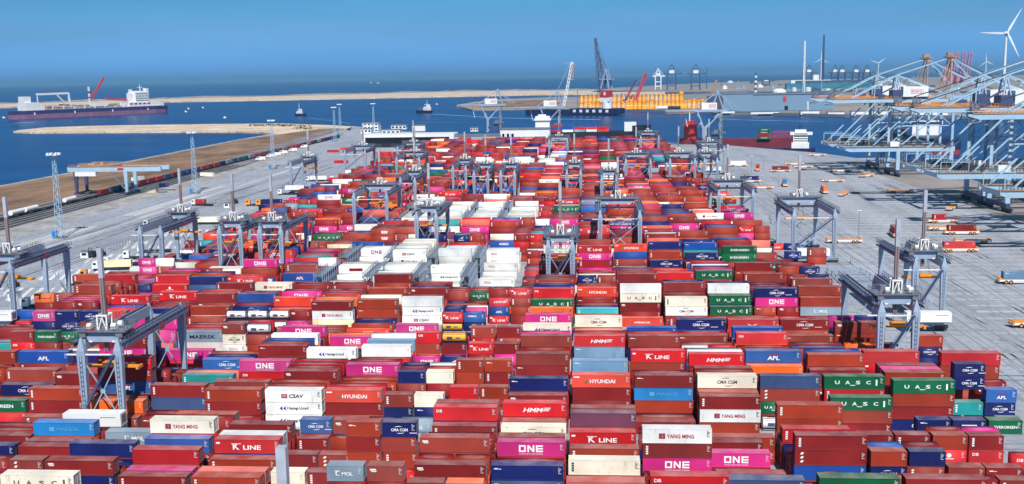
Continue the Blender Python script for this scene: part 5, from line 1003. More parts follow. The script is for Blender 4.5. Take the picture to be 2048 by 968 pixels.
# ---------------------------------------------------------------- lattice light towers
def make_tower():
    root=empty('light_tower'); m=MB(); m.lattice((0,0,.6),(0,0,39.5),(3.0,1.1),.13,22); m.build('lattice_mast',LBL,root)
    m=MB(); m.box((-2.6,-2.6,0),(2.6,2.6,.6)); m.build('footing',STEEL,root)
    h=MB(); h.box((-2.6,-2.6,39.5),(2.6,2.6,39.8)); hd=h.build('head_frame',LBL,root)
    for k in range(8):
        a=k*math.pi/4; l=MB(); l.box((2.7*math.cos(a)-.5,2.7*math.sin(a)-.5,39.8),(2.7*math.cos(a)+.5,2.7*math.sin(a)+.5,40.7)); l.build('lamp',WHT,hd)
    c=MB(); c.box((-3.6,-1.2,.6),(-1.9,1.2,3.2)); c.build('control_box',paint('box_blue',(40,120,200)),root); return root
LT=make_tower(); tl_=tree_of(LT)
for k,(x,y,lb) in enumerate([(121,476,'nearest, standing in the left yard'),(391,387,'second, between the railway and the lone lorry'),(547,338,'third, above the parked vans'),(670,283,'left of two thin far ones'),(681,270,'right of two thin far ones'),(748,268,'far one above the white office')]):
    o=LT if k==0 else dup(LT,tree=tl_); o.location=at(x,y,0); tag(o,'pale blue lattice light tower, '+lb,'light tower','lattice light towers')
# ---------------------------------------------------------------- railway
mb=MB()
for X in(-299,-304,-309,-314,-319,-324,-330): 
    for d in(-.75,.75): mb.beam((X+d,60,.12),(X+d,900,.12),.14,.2)
structure(mb.build('railway_track',DARK))
def wagon(X,Y,load,label):
    r=empty('rail_wagon',(X,Y,0)); m=MB(); m.box((-1.3,-7,1.0),(1.3,7,1.35)); m.build('frame',DARK,r)
    for y in(-5.2,5.2):
        m=MB(); m.box((-1.1,y-1.2,.35),(1.1,y+1.2,1.0)); m.cyl((-1.0,y-.8,.5),(1.0,y-.8,.5),.45); m.cyl((-1.0,y+.8,.5),(1.0,y+.8,.5),.45); m.build('bogie',DARK,r)
    if load=='tank':
        m=MB(); m.cyl((0,-6.4,2.8),(0,6.4,2.8),1.4,n=16); m.build('tank',WHT,r)
    tag(r,label,'rail wagon','wagons of the trains on the left')
rg=random.Random(21); seqc=['navy','slate','crimson','maroon','tealgrey','navy','steel','green','teal','maroon','grey','maroon','brown','royal','crimson','rust','navy']
k=0; Y=545
rows_=[]
while Y<1320:
    X=-318 if Y<900 else -318+(Y-900)*.012
    rows_.append((X,Y)); Y+=15.2
ORDN=lambda k:['first','second','third','fourth','fifth','sixth','seventh','eighth','ninth','tenth','eleventh','twelfth','thirteenth','fourteenth','fifteenth','sixteenth','seventeenth','eighteenth','nineteenth','twentieth'][k] if k<20 else 'twenty-'+['first','second','third','fourth','fifth','sixth','seventh','eighth','ninth'][k-20] if k<29 and k>=20 else ('thirtieth' if k==29 else 'thirty-'+['first','second','third','fourth','fifth','sixth','seventh','eighth','ninth'][k-30] if k<39 else 'fortieth' if k==39 else 'forty-'+['first','second','third','fourth','fifth','sixth','seventh','eighth','ninth'][k-40] if k<49 else 'fiftieth' if k==49 else 'fifty-'+['first','second','third','fourth','fifth','sixth','seventh','eighth','ninth'][k-50] if k<59 else 'last')
cn=0
for k,(X,Y) in enumerate(rows_):
    ld=None
    if Y<640: ld='tank' if k in(1,2,5) else None
    wagon(X,Y,ld,('tank wagon' if ld else 'dark flat wagon')+', '+ORDN(k)+' from the left edge in the long train')
    if Y>655 and ld is None:
        c=rg.choice(seqc) if Y>790 else rg.choice(['crimson','maroon','navy','slate'])
        for h_ in ((0,) if rg.random()<.75 else (0,)):
            t=make_container(X+1.22,Y-6.1,1.37,12.19,TH-.06,c,'',math.pi/2); tag(t,'%s container on the %s wagon of the long train'%(WORDC[c],ORDN(k)),'container','containers on the train')
# loose stuff beside the rails
for x,y,c,rz,L,lb in [(268,362,'greywhite',75,12.19,'pale container on a rail wagon under the gantry, left of the dark rake'),(400,352,'cream',-18,12.19,'pale container on its own beside the second light tower'),(281,385,'beige',-15,12.19,'beige container on the ground right of the rail gantry'),(318,374,'navy',0,6.06,'short navy container on the ground beside the rails'),(590,292,'pink',0,12.19,'magenta container on the ground past the parked vans'),(654,305,'crimson',0,12.19,'crimson container on the ground left of the shed'),(668,327,'red',0,12.19,'short red container alone in the far left yard'),(680,300,'vermil',0,12.19,'orange-red container on the ground right of a crimson one')]:
    p=at(x,y); tag(make_container(p.x,p.y,0,L,TH-.06,c,'',R(rz)),lb,'container','containers on vehicles and the ground')
# rail gantry crane
root=empty('rail_gantry_crane',(at(165,388).x,at(165,388).y,0)); D_=24
for y in(-7,7):
    m=MB(); m.box((-5,y-1.1,15.5),(58,y+1.1,18.6)); gq=m.build('girder',LBL,root); m=MB(); m.box((-4,y-1.4,18.6),(57,y+1.4,18.9)); m.rail((-4,y-1.4,18.9),(57,y-1.4,18.9),1.2,3,.16); m.build('girder_deck',BRN,gq)
for x in(0,34):
    for y in(-7,7):
        m=MB(); m.frus((x,y,1.5),1.4,1.4,(x,y,15.5),2.6,2.0); m.build('leg',LBL if x else CRD,root)
    m=MB(); m.box((x-.9,-10,.8),(x+.9,10,1.9)); m.build('sill_beam',CRD,root)
m=MB(); m.box((0,-8.4,12.6),(14,-4.8,15.4)); m.build('electrical_house',WHT,root)
m=MB(); m.box((4,-8,18.95),(26,8,19.6)); m.box((8,-5,19.6),(12,5,20.8)); m.box((15,-3,19.6),(17,4,21.2)); m.rail((4,-8,19.6),(26,-8,19.6),1.2,1.5,.14); m.rail((4,8,19.6),(26,8,19.6),1.2,1.5,.14); m.build('trolley',BRN,root)
m=MB(); m.beam((24,-7.5,15),(33,-7.5,4),.8); m.build('stair',STEEL,root)
m=MB(); m.box((29,-8.2,16.2),(33,-8.12,17.8)); m.build('sign_panel',RED,root)
tag(root,'light blue rail gantry crane with white house straddling the tracks at left','rail gantry crane')
# ================================================================ ships and boats
def hull(r,L,B,h,dr,mat,band=None,bow=.14,name='hull',sheer=.0):
    "hull along x, bow at +x, deck at height h over the water"
    P=[(-L/2,-B*.36),(-L/2+L*.05,-B/2),(L/2-L*bow,-B/2),(L/2-L*bow*.35,-B*.3),(L/2,0),(L/2-L*bow*.35,B*.3),(L/2-L*bow,B/2),(-L/2+L*.05,B/2),(-L/2,B*.36)]
    m=MB()
    if band:
        m.prism(P,-1,dr); o=m.build('boot_stripe',band,r); m=MB(); m.prism([(a*1.002,b*1.006) for a,b in P],dr,h); o=m.build(name,mat,r)
    else:
        m.prism(P,-1,h); o=m.build(name,mat,r)
    return P
def ship_at(x0,y0,x1,y1): 
    a=at(x0,y0,WATERZ);b=at(x1,y1,WATERZ); c=(a+b)/2; d=b-a; return c,d.length,math.atan2(d.y,d.x)
# the big dredger
c,L,a=ship_at(24,239,336,225); r=empty('dredger_ship',(c.x,c.y,WATERZ),a); k=1.06
hull(r,L,34*k,17*k,9.5*k,paint('purple_navy_hull',(54,48,104)),paint('boot_topping',(146,98,124)),.12)
def sb(m,x0,x1,y0,y1,z0,z1): m.box((-L/2+x0*L,y0*k,z0*k),(-L/2+x1*L,y1*k,z1*k))
m=MB(); sb(m,.06,.14,-15,15,17.05,33); sb(m,.06,.1,-10,10,33,46); sb(m,.12,.17,-14,14,17.05,27); m.build('stern_house',WHT,r)
m=MB(); sb(m,.70,.92,-16,16,17.05,27); sb(m,.75,.84,-14,14,27,50); sb(m,.73,.76,-8,8,27,47); sb(m,.735,.75,-3,3,47,56); sb(m,.84,.86,-5,5,27,58); sb(m,.78,.84,-12,12,50,52.2); sb(m,.86,.95,-12,12,17.05,24); bh=m.build('bridge_house',WHT,r)
m=MB(); 
for z in(29.5,): 
    for q in range(5): sb(m,.705+q*.03,.724+q*.03,-16.3,-15.9 if q<2 else -15.9,22,25.5)
m.build('window_band',RED,bh)
m=MB(); m.beam((-L/2+.81*L,0,52*k),(-L/2+.81*L,0,66*k),1.4*k); m.beam((-L/2+.79*L,0,60*k),(-L/2+.83*L,0,60*k),1*k); m.build('radar_mast',WHT,bh)
m=MB(); m.beam((-L/2+.14*L,-6*k,50*k),(-L/2+.33*L,-6*k,51*k),2.6*k,4*k); m.beam((-L/2+.145*L,-6*k,50*k),(-L/2+.145*L,-6*k,34*k),1.6*k); m.beam((-L/2+.33*L,-6*k,52*k),(-L/2+.34*L,-6*k,17*k),3.4*k); m.beam((-L/2+.26*L,-6*k,48*k),(-L/2+.33*L,-6*k,20*k),2.6*k); m.build('pipe_gantry',WHT,r)
m=MB(); m.beam((-L/2+.47*L,0,17*k),(-L/2+.47*L,0,64*k),3*k); m.build('crane_post',WHT,r)
m=MB(); m.lattice((-L/2+.475*L,0,34*k),(-L/2+.575*L,0,84*k),2.6*k,.7*k,9); m.build('crane_boom',PINK,r)
m=MB(); m.lattice((-L/2+.57*L,2*k,38*k),(-L/2+.72*L,2*k,32*k),4*k,.9*k,9); m.build('stowed_boom',PINK,r)
m=MB(); sb(m,.18,.45,-13,13,17.05,20); sb(m,.2,.22,-14,14,20,27); sb(m,.25,.27,-14,14,20,26); sb(m,.3,.32,-14,14,20,28); sb(m,.5,.7,-13,13,17.05,20.5); m.lattice((-L/2+.18*L,-12*k,22*k),(-L/2+.45*L,-12*k,22*k),5*k,.6*k,18); m.build('dredge_gear',BRN,r)
m=MB(); sb(m,.455,.56,-15,-9,21,27); sb(m,.655,.70,-14,-6,17.05,27); m.build('deck_house',WHT,r)
tag(r,'huge dredging ship, navy and dull pink hull, white bridge and pink crane boom','ship')
m=MB()
for q in range(9): x=-L/2+(.15+.065*q)*L; m.box((x-.9*k,-16.5*k,17*k),(x+.9*k,-15*k,(20+(q*5)%7)*k)); m.beam((x,-14*k,20*k),(x+.05*L,-6*k,(27-(q%3)*3)*k),.9*k)
m.rail((-L/2+.05*L,-16.8*k,17*k),(-L/2+.93*L,-16.8*k,17*k),1.8*k,6,.4)
m.beam((-L/2+.18*L,-15*k,26*k),(-L/2+.45*L,-13*k,19*k),1.6*k); m.beam((-L/2+.48*L,10*k,24*k),(-L/2+.7*L,10*k,22*k),2*k)
m.build('deck_rail',WHT,r)
m=MB(); m.box((-L/2+.465*L,-2*k,50*k),(-L/2+.475*L+1.5*k,2*k,54*k)); m.box((-L/2+.463*L,-2*k,40*k),(-L/2+.477*L+.6*k,2*k,42*k)); m.build('mast_band',HRED,r)
m=MB()
for q in range(4): x=-L/2+(.1+.24*q)*L; m.box((x,-17.5*k,8*k),(x+3*k,-17.16*k,13*k))
m.build('draught_mark',WHT,r)
m=MB()
for z in (30,35,40,45): m.box((-L/2+.752*L,-14.2*k,z*k),(-L/2+.838*L,-14.02*k,(z+1.4)*k))
m.build('window_row',GLS,bh)
# tug
c,L,a=ship_at(588,232,612,232); r=empty('tugboat',(c.x,c.y,WATERZ),a+math.pi-.25); k=L/26.
hull(r,L,10*k,4.5*k,1,NAVY,None,.3); m=MB(); m.box((-4*k,-3.4*k,4.55*k),(6*k,3.4*k,8*k)); m.box((-1*k,-2.6*k,8*k),(4*k,2.6*k,12.5*k)); m.build('deck_house',WHT,r); m=MB(); m.beam((1.5*k,0,12.5*k),(1.5*k,0,23*k),.5*k); m.beam((1.5*k,-1.6*k,18*k),(1.5*k,1.6*k,18*k),.4*k); m.build('mast',WHT,r); m=MB(); m.box((-3.4*k,-2.5*k,8*k),(-1.8*k,-1.2*k,13*k)); m.box((-3.4*k,1.2*k,8*k),(-1.8*k,2.5*k,13*k)); m.build('funnel',WHT,r)
m=MB(); m.box((-1*k,-2.64*k,10*k),(4.04*k,2.64*k,11.4*k)); m.build('window_band',GLS,r)
tag(r,'tugboat with navy hull and white wheelhouse alone in mid channel','tugboat')
# work boat under way with wake
c,L,a=ship_at(866,226,828,226); r=empty('work_boat',(c.x,c.y,WATERZ),a-.3); k=L/40.
hull(r,L,11*k,5*k,1,NAVY,None,.25); m=MB(); m.box((-16*k,-4.4*k,5.05*k),(-4*k,4.4*k,11*k)); m.box((-14*k,-4*k,11*k),(-7*k,4*k,16*k)); m.build('deck_house',WHT,r); m=MB(); m.box((-12*k,-4.1*k,12.5*k),(-6.9*k,4.1*k,14.6*k)); m.build('window_band',GLS,r); m=MB(); m.box((-2*k,-4*k,5.05*k),(5*k,4*k,8*k)); m.box((6*k,-3*k,5.05*k),(10*k,3*k,9*k)); m.build('deck_cargo',STEEL,r); m=MB(); m.beam((-10*k,0,16*k),(-10*k,0,23*k),.5*k); m.build('mast',WHT,r)
tag(r,'work boat with white house aft, leaving a long pale wake','boat')
FOAM=ground_mat('wake_foam',(96,150,206),(170,200,232),.05,(.3,1,1),.6)
def ribbon(name,pts,w0,w1,z,mat):
    mb=MB(); P=[at(x,y,z) for x,y in pts]; n=len(P)
    for i in range(n-1):
        ww=[w0+(w1-w0)*j/(n-1) for j in(i,i+1)]
        mb.add([P[i]-Vector((0,ww[0],0)),P[i+1]-Vector((0,ww[1],0)),P[i+1]+Vector((0,ww[1],0)),P[i]+Vector((0,ww[0],0))],[(0,1,2,3)])
    o=mb.build(name,mat); return structure(o)
ribbon('wake',[(864,228),(880,229),(930,232),(1000,236),(1100,238),(1200,239)],10,7,WATERZ+.3,FOAM)
ribbon('wake',[(700,247),(660,241),(615,236)],3,3,WATERZ+.3,FOAM); ribbon('wake',[(30,246),(70,245)],16,8,WATERZ+.3,FOAM)
ribbon('wake',[(800,250),(840,245),(920,245)],4,2,WATERZ+.3,FOAM); ribbon('wake',[(1440,238),(1520,241),(1650,243)],7,4,WATERZ+.3,FOAM)
for k,(x,y,lb) in enumerate([(377,218,'upper of a close pair right of the dredger'),(372,224,'lower of a close pair right of the dredger'),(406,216,'alone below the far dam'),(450,236,'upright one nearest the sand spit'),(874,209,'faint one above the work boat'),(8,236,'at the far left off the dredger stern'),(742,166,'large one far out on the open sea'),(756,167,'small one far out on the open sea')]):
    p=at(x,y,WATERZ); s=3.2 if y>190 else 20; r=empty('small_boat',p,.3); m=MB(); m.prism([(-s,-s*.35),(s*.5,-s*.35),(s*1.1,0),(s*.5,s*.35),(-s,s*.35)],-.5,s*.4); m.build('hull',WHT,r); m=MB(); m.box((-s*.7,-s*.25,s*.4),(s*.2,s*.25,s*1.1)); m.build('cabin',WHT,r); tag(r,'tiny white boat, '+lb,'boat','small white boats on the water')
# black-hulled container ship at the far quay, seen over the stacks
c,L,a=ship_at(1060,288,1256,288); p0=at(1170,281,0); r=empty('container_ship',(p0.x,p0.y+26,WATERZ),0.0); L=150
hull(r,L,24,12,3,BLK,HRED,.16); m=MB(); m.prism([(L*.36,-10),(L*.45,-9),(L*.505,0),(L*.45,9),(L*.36,10)],12,18.5); m.build('bow',BLK,r)
m=MB(); m.box((-L*.38,-9,12),(-L*.27,9,30)); m.box((-L*.39,-11,25.5),(-L*.26,11,27)); m.box((-L*.36,-4,30),(-L*.30,4,32)); m.build('ship_house',WHT,r)
m=MB(); m.box((L*.3,-9,12),(L*.39,9,22)); m.build('deck_store',WHT,r)
tag(r,'black-hulled container ship with tall white house moored at the far quay','ship')
rg=random.Random(5); kk=0
for i in range(5):
    for lv in range(rg.choice([2,3,3]) if i not in(2,) else 2):
        c_=['red','vermil','crimson','red','grey','royal','white'][rg.randrange(7)]; X=p0.x-L*.26+i*13.4; t=make_container(X,p0.y+26-11.5,WATERZ+12+.05+lv*TH*1.05,12.19,TH-.06,c_,''); tag(t,'%s container on the black ship deck, bay %s, tier %s'%(WORDC[c_],['one','two','three','four','five'][i],['one','two','three'][lv]),'container','containers on ship decks')
# low red ship and navy feeder
p1=at(1470,291,0); r=empty('container_ship',(p1.x+10,p1.y+24,WATERZ),-.18); L=128; hull(r,L,20,8.5,2,paint('dull_red_hull',(118,38,50)),None,.1); m=MB(); m.box((-L*.46,-9,8.5),(-L*.36,9,24)); m.box((-L*.45,-7,24),(-L*.38,7,27)); m.build('ship_house',RED,r); m=MB(); m.beam((-L*.42,0,27),(-L*.42,0,38),1); m.build('mast',WHT,r)
m=MB(); m.lattice((L*.24,-5,8.5),(L*.42,-5,8.5),7,.5,6); m.lattice((L*.24,-5,13),(L*.42,-5,13),6,.5,6); m.build('cell_guides',RED,r)
tag(r,'low red coaster with red bridge, half hidden behind the far cranes','ship')
for lv,cc in enumerate(['green','crimson','green','green']):
    q=at(1522,292,0); t=make_container(q.x,q.y+20,WATERZ+8.6+lv*TH,14 if False else 12.19,TH-.06,cc,'EVERGREEN' if cc=='green' else '',-.18); tag(t,'%s container in the pile on the red coaster, tier %s'%(WORDC[cc],['one','two','three','four'][lv]),'container','containers on ship decks')
p2=at(1608,303,0); r=empty('feeder_ship',(p2.x,p2.y+22,WATERZ),-.18+math.pi); L=44; r.scale=(.66,.66,.6); hull(r,L,18,8,2,NAVY,None,.2)
m=MB(); m.box((-L*.3,-8,8),(L*.25,8,17)); m.box((-L*.25,-7.5,17),(L*.2,7.5,29)); m.box((-L*.4,-9,29),(L*.3,9,33)); m.box((-L*.2,-6,33),(L*.15,6,37)); ho=m.build('ship_house',WHT,r)
m=MB()
for z in(19,22.5,26,30): m.box((-L*.24,7.52 if z<29 else 9.02,z),(L*.18,7.6 if z<29 else 9.1,z+1.3))
m.build('window_band',GLS,ho); m=MB(); m.beam((0,0,37),(0,0,46),.8); m.beam((-4,0,41),(4,0,41),.5); m.build('mast',BLK,r)
tag(r,'navy feeder ship with tall white bridge at the far quay corner','ship')
# ship behind the quay cranes
p=at(1850,300,WATERZ); r=empty('container_ship',(p.x,p.y+40,WATERZ),math.pi/2+.02); L=190; hull(r,L,32,14,4,NAVY,HRED,.12)
m=MB(); m.box((-L*.2,-13,14),(-L*.1,13,26)); m.box((-L*.202,-15.5,24.5),(-L*.12,15.5,27.5)); m.build('ship_house',WHT,r); m=MB(); m.box((-L*.2035,-14.5,25.4),(-L*.2022,14.5,26.6)); m.build('window_band',GLS,r)
m=MB(); m.box((-L*.08,-12,14),(L*.0,12,19)); m.build('deck_gear',RED,r); m=MB()
for x in(-8,9): m.beam((-L*.15,x,27.5),(-L*.15,x,36),1.2)
m.build('mast',STEEL,r); tag(r,'container ship with wide white bridge moored behind the light blue cranes','ship')
HAZE=.00005
# ================================================================ buildings beyond the stacks
def bldg(name,x0,x1,y,h,dpt,label,wall,roof=STEEL,band=None,cat='building',group=None,win=0,z0=0):
    a=at(x0,y);b=at(x1,y); Y=(a.y+b.y)/2; r=empty(name,(a.x,Y,z0)); W=b.x-a.x
    m=MB(); m.box((0,0,0),(W,dpt,h)); wv=m.build('wall',wall,r); m=MB(); m.box((-.6,-.6,h+.003),(W+.6,dpt+.6,h+.8)); m.build('roof',roof,r)
    for k in range(win):
        z=h*(k+.35)/win
        g=MB(); n=max(3,int(W/5))
        for i in range(n): g.box((W*(i+.2)/n,-.12,z),(W*(i+.8)/n,-.003,z+h/win*.4))
        g.build('window_band',GLS,r)
    tag(r,label,cat,group); return r,W,Y
bldg('office_building',728,756,264,12,20,'white four-storey office near the shore with dark window rows',WHT,win=3,group=None)
bldg('annex_building',722,742,267,6,18,'low white annex left of the white office',WHT,win=1)
bldg('low_building',765,799,270,6.5,16,'low white building right of the office',WHT,win=1); bldg('curved_pavilion',783,812,259,6,14,'white pavilion by the shore behind the low building',WHT,win=1)
bldg('white_shed',825,850,262.5,8,10,'plain white shed at the water edge',WHT)
bldg('wharf_hut',941,956,263,5,8,'small pale hut left of the standing quay crane',WHT,win=1)
# long shed with white portal frame
a=at(728,296);b=at(903,296); r=empty('warehouse',(a.x,a.y,0)); W=b.x-a.x
m=MB(); m.box((0,5,0),(W,34,11)); m.build('wall',DARK,r); m=MB(); m.box((-1,-1,11.003),(W+1,36,14)); m.build('roof',WHT,r); m=MB(); m.box((W-4,-.9,0),(W+.9,5,11)); m.box((-.9,-.9,0),(1.5,5,11)); m.build('portal_frame',WHT,r)
m=MB()
for k in range(6): m.box((W*(k+.15)/6,4.9,0),(W*(k+.75)/6,4.98,7))
m.build('door',GLS,r); tag(r,'long dark-fronted warehouse with white portal frame','warehouse')
a=at(903,294);b=at(1000,294); r=empty('warehouse',(a.x+1,a.y+4,0)); W=b.x-a.x-1; m=MB(); m.box((0,0,0),(W,30,11)); m.build('wall',paint('grey_cladding',(168,170,176)),r); m=MB(); m.box((0,-.5,11.003),(W,30,12)); m.build('roof',STEEL,r); tag(r,'grey flat-fronted warehouse between the two white ones','warehouse')
a=at(1000,292);b=at(1098,292); r=empty('warehouse',(a.x+.5,a.y,0)); W=b.x-a.x; m=MB(); m.box((0,0,0),(W,30,17)); m.build('wall',WHT,r); m=MB(); m.box((-.5,-.5,17.003),(W+.5,30,17.9)); m.build('roof',STEEL,r)
m=MB()
for k in range(3): m.box((2+k*5,-.1,2),(4.4+k*5,-.003,13))
m.build('door',GLS,r); tag(r,'white-walled warehouse with three dark door slots at its left','warehouse')
for x,y,lb in[(945,291,'left red straddle carrier before the grey warehouse'),(962,291,'right red straddle carrier before the grey warehouse')]:
    r=empty('straddle_carrier',at(x,y)); m=MB(); m.box((-6,-3,9),(6,3,11)); m.build('top_frame',RED,r); 
    for sx in(-5.5,5.5):
        for sy in(-2.6,2.6):
            m=MB(); m.box((sx-.4,sy-.4,1),(sx+.4,sy+.4,9)); m.build('leg',RED,r); m=MB(); m.cyl((sx,sy-.4,.7),(sx,sy+.4,.7),.7); m.build('wheel',TYR,r)
    tag(r,lb,'straddle carrier','red straddle carriers by the warehouse')
# raised lattice boom of the middle quay crane
fc=[o for o in bpy.data.objects if o.name.startswith('quay_crane') and 'middle of three' in o.get('label','')]
if fc:
    o=fc[0]; m=MB(); 
    for y in(-3,3): m.lattice((22,y,37),(33,y,92),2.6,.5,12)
    m.build('raised_boom_truss',WHT,o); m=MB()
    for k in range(6): m.box((30.6+.35*k,-5,70+3.5*k),(34.4+.35*k,5,71.6+3.5*k))
    m.build('raised_boom_panels',BRN,o); m=MB(); m.beam((22,0,90),(30,0,91),.5); m.beam((14,0,56),(30,0,90),.5); m.build('boom_stay',CRN,o)
# ================================================================ far shores
sheet('far_dam',[at(x,y) for x,y in [(-420,226),(0,215),(340,203.5),(720,196.5),(1060,189.5),(1330,187),(1330,183),(1060,180.5),(900,182.5),(720,187.5),(340,196.5),(0,207.5),(-420,217)]],1.5,SAND,-4)
mb=MB(); pts=[(-420,219.5),(0,209.3),(340,198),(720,188.6),(900,183.7),(1060,181.5),(1250,181)]
for i in range(len(pts)-1):
    p,q=at(*pts[i]),at(*pts[i+1]); d=Vector((0,1,0)); n=6
    for k in range(n):
        a=p+(q-p)*k/n; b=p+(q-p)*(k+1)/n; ha,hb=7+3*math.sin(i*3+k*1.7),7+3*math.sin(i*3+(k+1)*1.7)
        mb.add([a-d*90,b-d*90,b+Vector((0,0,hb)),a+Vector((0,0,ha)),b+d*120,a+d*120],[(0,1,2,3),(3,2,4,5)])
structure(mb.build('dune_ridge',VERGE if False else FARL)); 
sheet('far_peninsula',[at(x,y) for x,y in [(916,209),(925,214),(945,219),(1090,216.5),(1140,219),(1240,220),(1420,224),(1440,226),(1560,228),(1690,231),(2000,234),(2500,236),(2500,190),(2000,186),(1700,184),(1440,186),(1330,189),(1180,193),(1090,194),(1000,198),(950,203)]],-.6,FARL,-4)
sheet('far_land',[at(x,y) for x,y in [(1180,184.5),(1420,183),(1700,181),(2700,188),(2700,150),(2050,150),(1800,156),(1600,159.5),(1440,165),(1330,170),(1230,176)]],1.5,FARL,-4)
mb=MB(); rg=random.Random(4)
sheet('peninsula_grass',[at(x,y) for x,y in [(935,209),(960,213.5),(1080,212),(1120,206),(1100,199),(1010,202),(960,206)]],.2,VERGE)
bk=[(1140,219),(1240,220),(1420,224),(1560,228),(1690,231),(2000,234)]
mb=MB()
for i in range(len(bk)-1):
    p,q=at(*bk[i]),at(*bk[i+1]); mb.beam(p+Vector((0,-1,-1)),q+Vector((0,-1,-1)),5,6)
structure(mb.build('far_quay_wall',STEEL))
# yellow wind-turbine foundations in two long rows
def foundation(k_):
    r=MB(); r.cyl((0,0,0),(0,0,15.5),4.4,4.4,14); r.cyl((0,0,15.5),(0,0,16.6),5.2,5.2,14); r.cyl((0,0,16.6),(0,0,18.4),3.4,3.4,14); r.cyl((0,0,7),(0,0,7.8),4.5,4.5,14,1); r.box((-.6,-4.9,0),(.6,-4.1,15),1)
    return r
fm=foundation(0).mesh('turbine_foundation',[CYL,WHT]); n_=0
for row,(xa,ya,xb,yb,n,nm) in enumerate([(1162,219.5,1404,216.5,30,'front row'),(1163,206,1354,202,24,'rear row')]):
    for k in range(n):
        p=at(xa+(xb-xa)*k/(n-1),ya+(yb-ya)*k/(n-1)); o=bpy.data.objects.new('turbine_foundation',fm); C.objects.link(o); o.location=p; o.rotation_euler=(0,0,k*.7)
        o.scale=(1,1,.9+.2*((k*7)%5)/4) if row==0 else (1.05,1.05,1.05)
        tag(o,'bright yellow steel foundation cylinder, %s from the left in the %s'%(ORDN(k),nm),'foundation cylinder','yellow foundations stored on the far quay')
p=at(1362,217); m=MB(); m.cyl((0,0,0),(0,0,36),4.4,4.4,14); m.cyl((0,0,30),(0,0,31.4),5.6,5.6,14); o=m.build('turbine_foundation',CYL,None,p); tag(o,'tallest yellow foundation cylinder standing before the grey hall','foundation cylinder','yellow foundations stored on the far quay')
for x0,x1,mt,lb in[(1316,1336,WHT,'pale'),(1337,1360,DARK,'dark')]:
    a=at(x0,218.8);b=at(x1,218.8); m=MB(); m.cyl((0,0,3.5),(b.x-a.x,b.y-a.y,3.5),3.5,n=14); m.cyl((-1,0,3.5),(0,0,3.5),3.7,n=14); o=m.build('steel_pile',mt,None,a); tag(o,lb+' steel pile lying on the far quay below the yellow cylinders','steel pile')
# crane vessel
c,L,a=ship_at(1060,229,1240,230.5); r=empty('crane_vessel',(c.x,c.y,WATERZ),a); k=1.0
hull(r,L,46,10,3,NAVY,None,.08,'barge_hull'); m=MB(); m.box((L*.02,-23.4,2),(L*.49,23.4,13)); m.build('hull',NAVY,r)
m=MB()
for q in range(6): m.box((L*(.06+.07*q),-23.6,6),(L*(.09+.07*q),-23.41,11))
m.build('fender_plate',WHT,r)
cx=L*.36
m=MB(); m.cyl((cx,0,13),(cx,0,26),9,9,18); m.box((cx-11,-8,26),(cx+9,8,34)); m.build('slew_base',WHT,r); m=MB(); m.box((cx-9,-8.5,34),(cx+8,8.5,47)); mh=m.build('crane_house',RED,r); m=MB(); m.box((cx-2,-8.62,38),(cx+2,-8.501,44)); m.build('emblem',WHT,mh)
m=MB()
for s in(-7,7): m.beam((cx-9,s,50),(cx,s*.4,88),2.2); m.beam((cx+8,s,50),(cx,s*.4,88),2.2)
m.box((cx-14,-5,67),(cx+14,5,69)); m.build('gantry_frame',CRN,r)
m=MB(); m.lattice((cx-12,0,32),(cx-24,0,146),(9,2.5),.55,14); m.lattice((cx-4,4,60),(cx-20,2,122),(4,2),.45,9); m.build('crane_boom',WALK,r)
m=MB(); m.beam((cx,0,88),(cx-24,0,146),.7); m.beam((cx,2,88),(cx-22,2,120),.7); m.beam((cx-27,0,148),(cx-24,0,60),.5); m.build('boom_stay',STEEL,r)
tag(r,'dark blue floating crane vessel with red crane house and steep boom','ship')
def crawler(x,y,x2,y2,mat,label,w=5):
    p=at(x,y); Z=(p-Vector((0,0,CAMH))).dot(CF); q=dep(x2,y2,Z); r=empty('crawler_crane',p); d=q-p
    m=MB(); m.box((-6,-4,0),(6,4,3)); m.box((-7,-3.5,3),(4,3.5,8)); m.build('body',mat,r); m=MB(); m.lattice((0,0,6),tuple(d),(w,w*.5),.8,12); m.build('boom',mat,r); m=MB(); m.beam((-6,0,8),(-9,0,d.z*.45),.8); m.beam((-9,0,d.z*.45),tuple(d),.5); m.build('stay',mat,r); tag(r,label,'crawler crane')
crawler(1266,217,1293,145,YEL if False else PINK,'orange-pink crawler crane with steep boom among the yellow cylinders',6); crawler(1251,205,1272,160,CRD,'dark crawler crane leaning right behind the yellow cylinders',4); crawler(1262,212,1256,178,PINK,'short pinkish crane boom left of the steep one',3)
crawler(1418,214,1433,160,BRN,'brownish lattice crane behind the rightmost small quay crane',4)
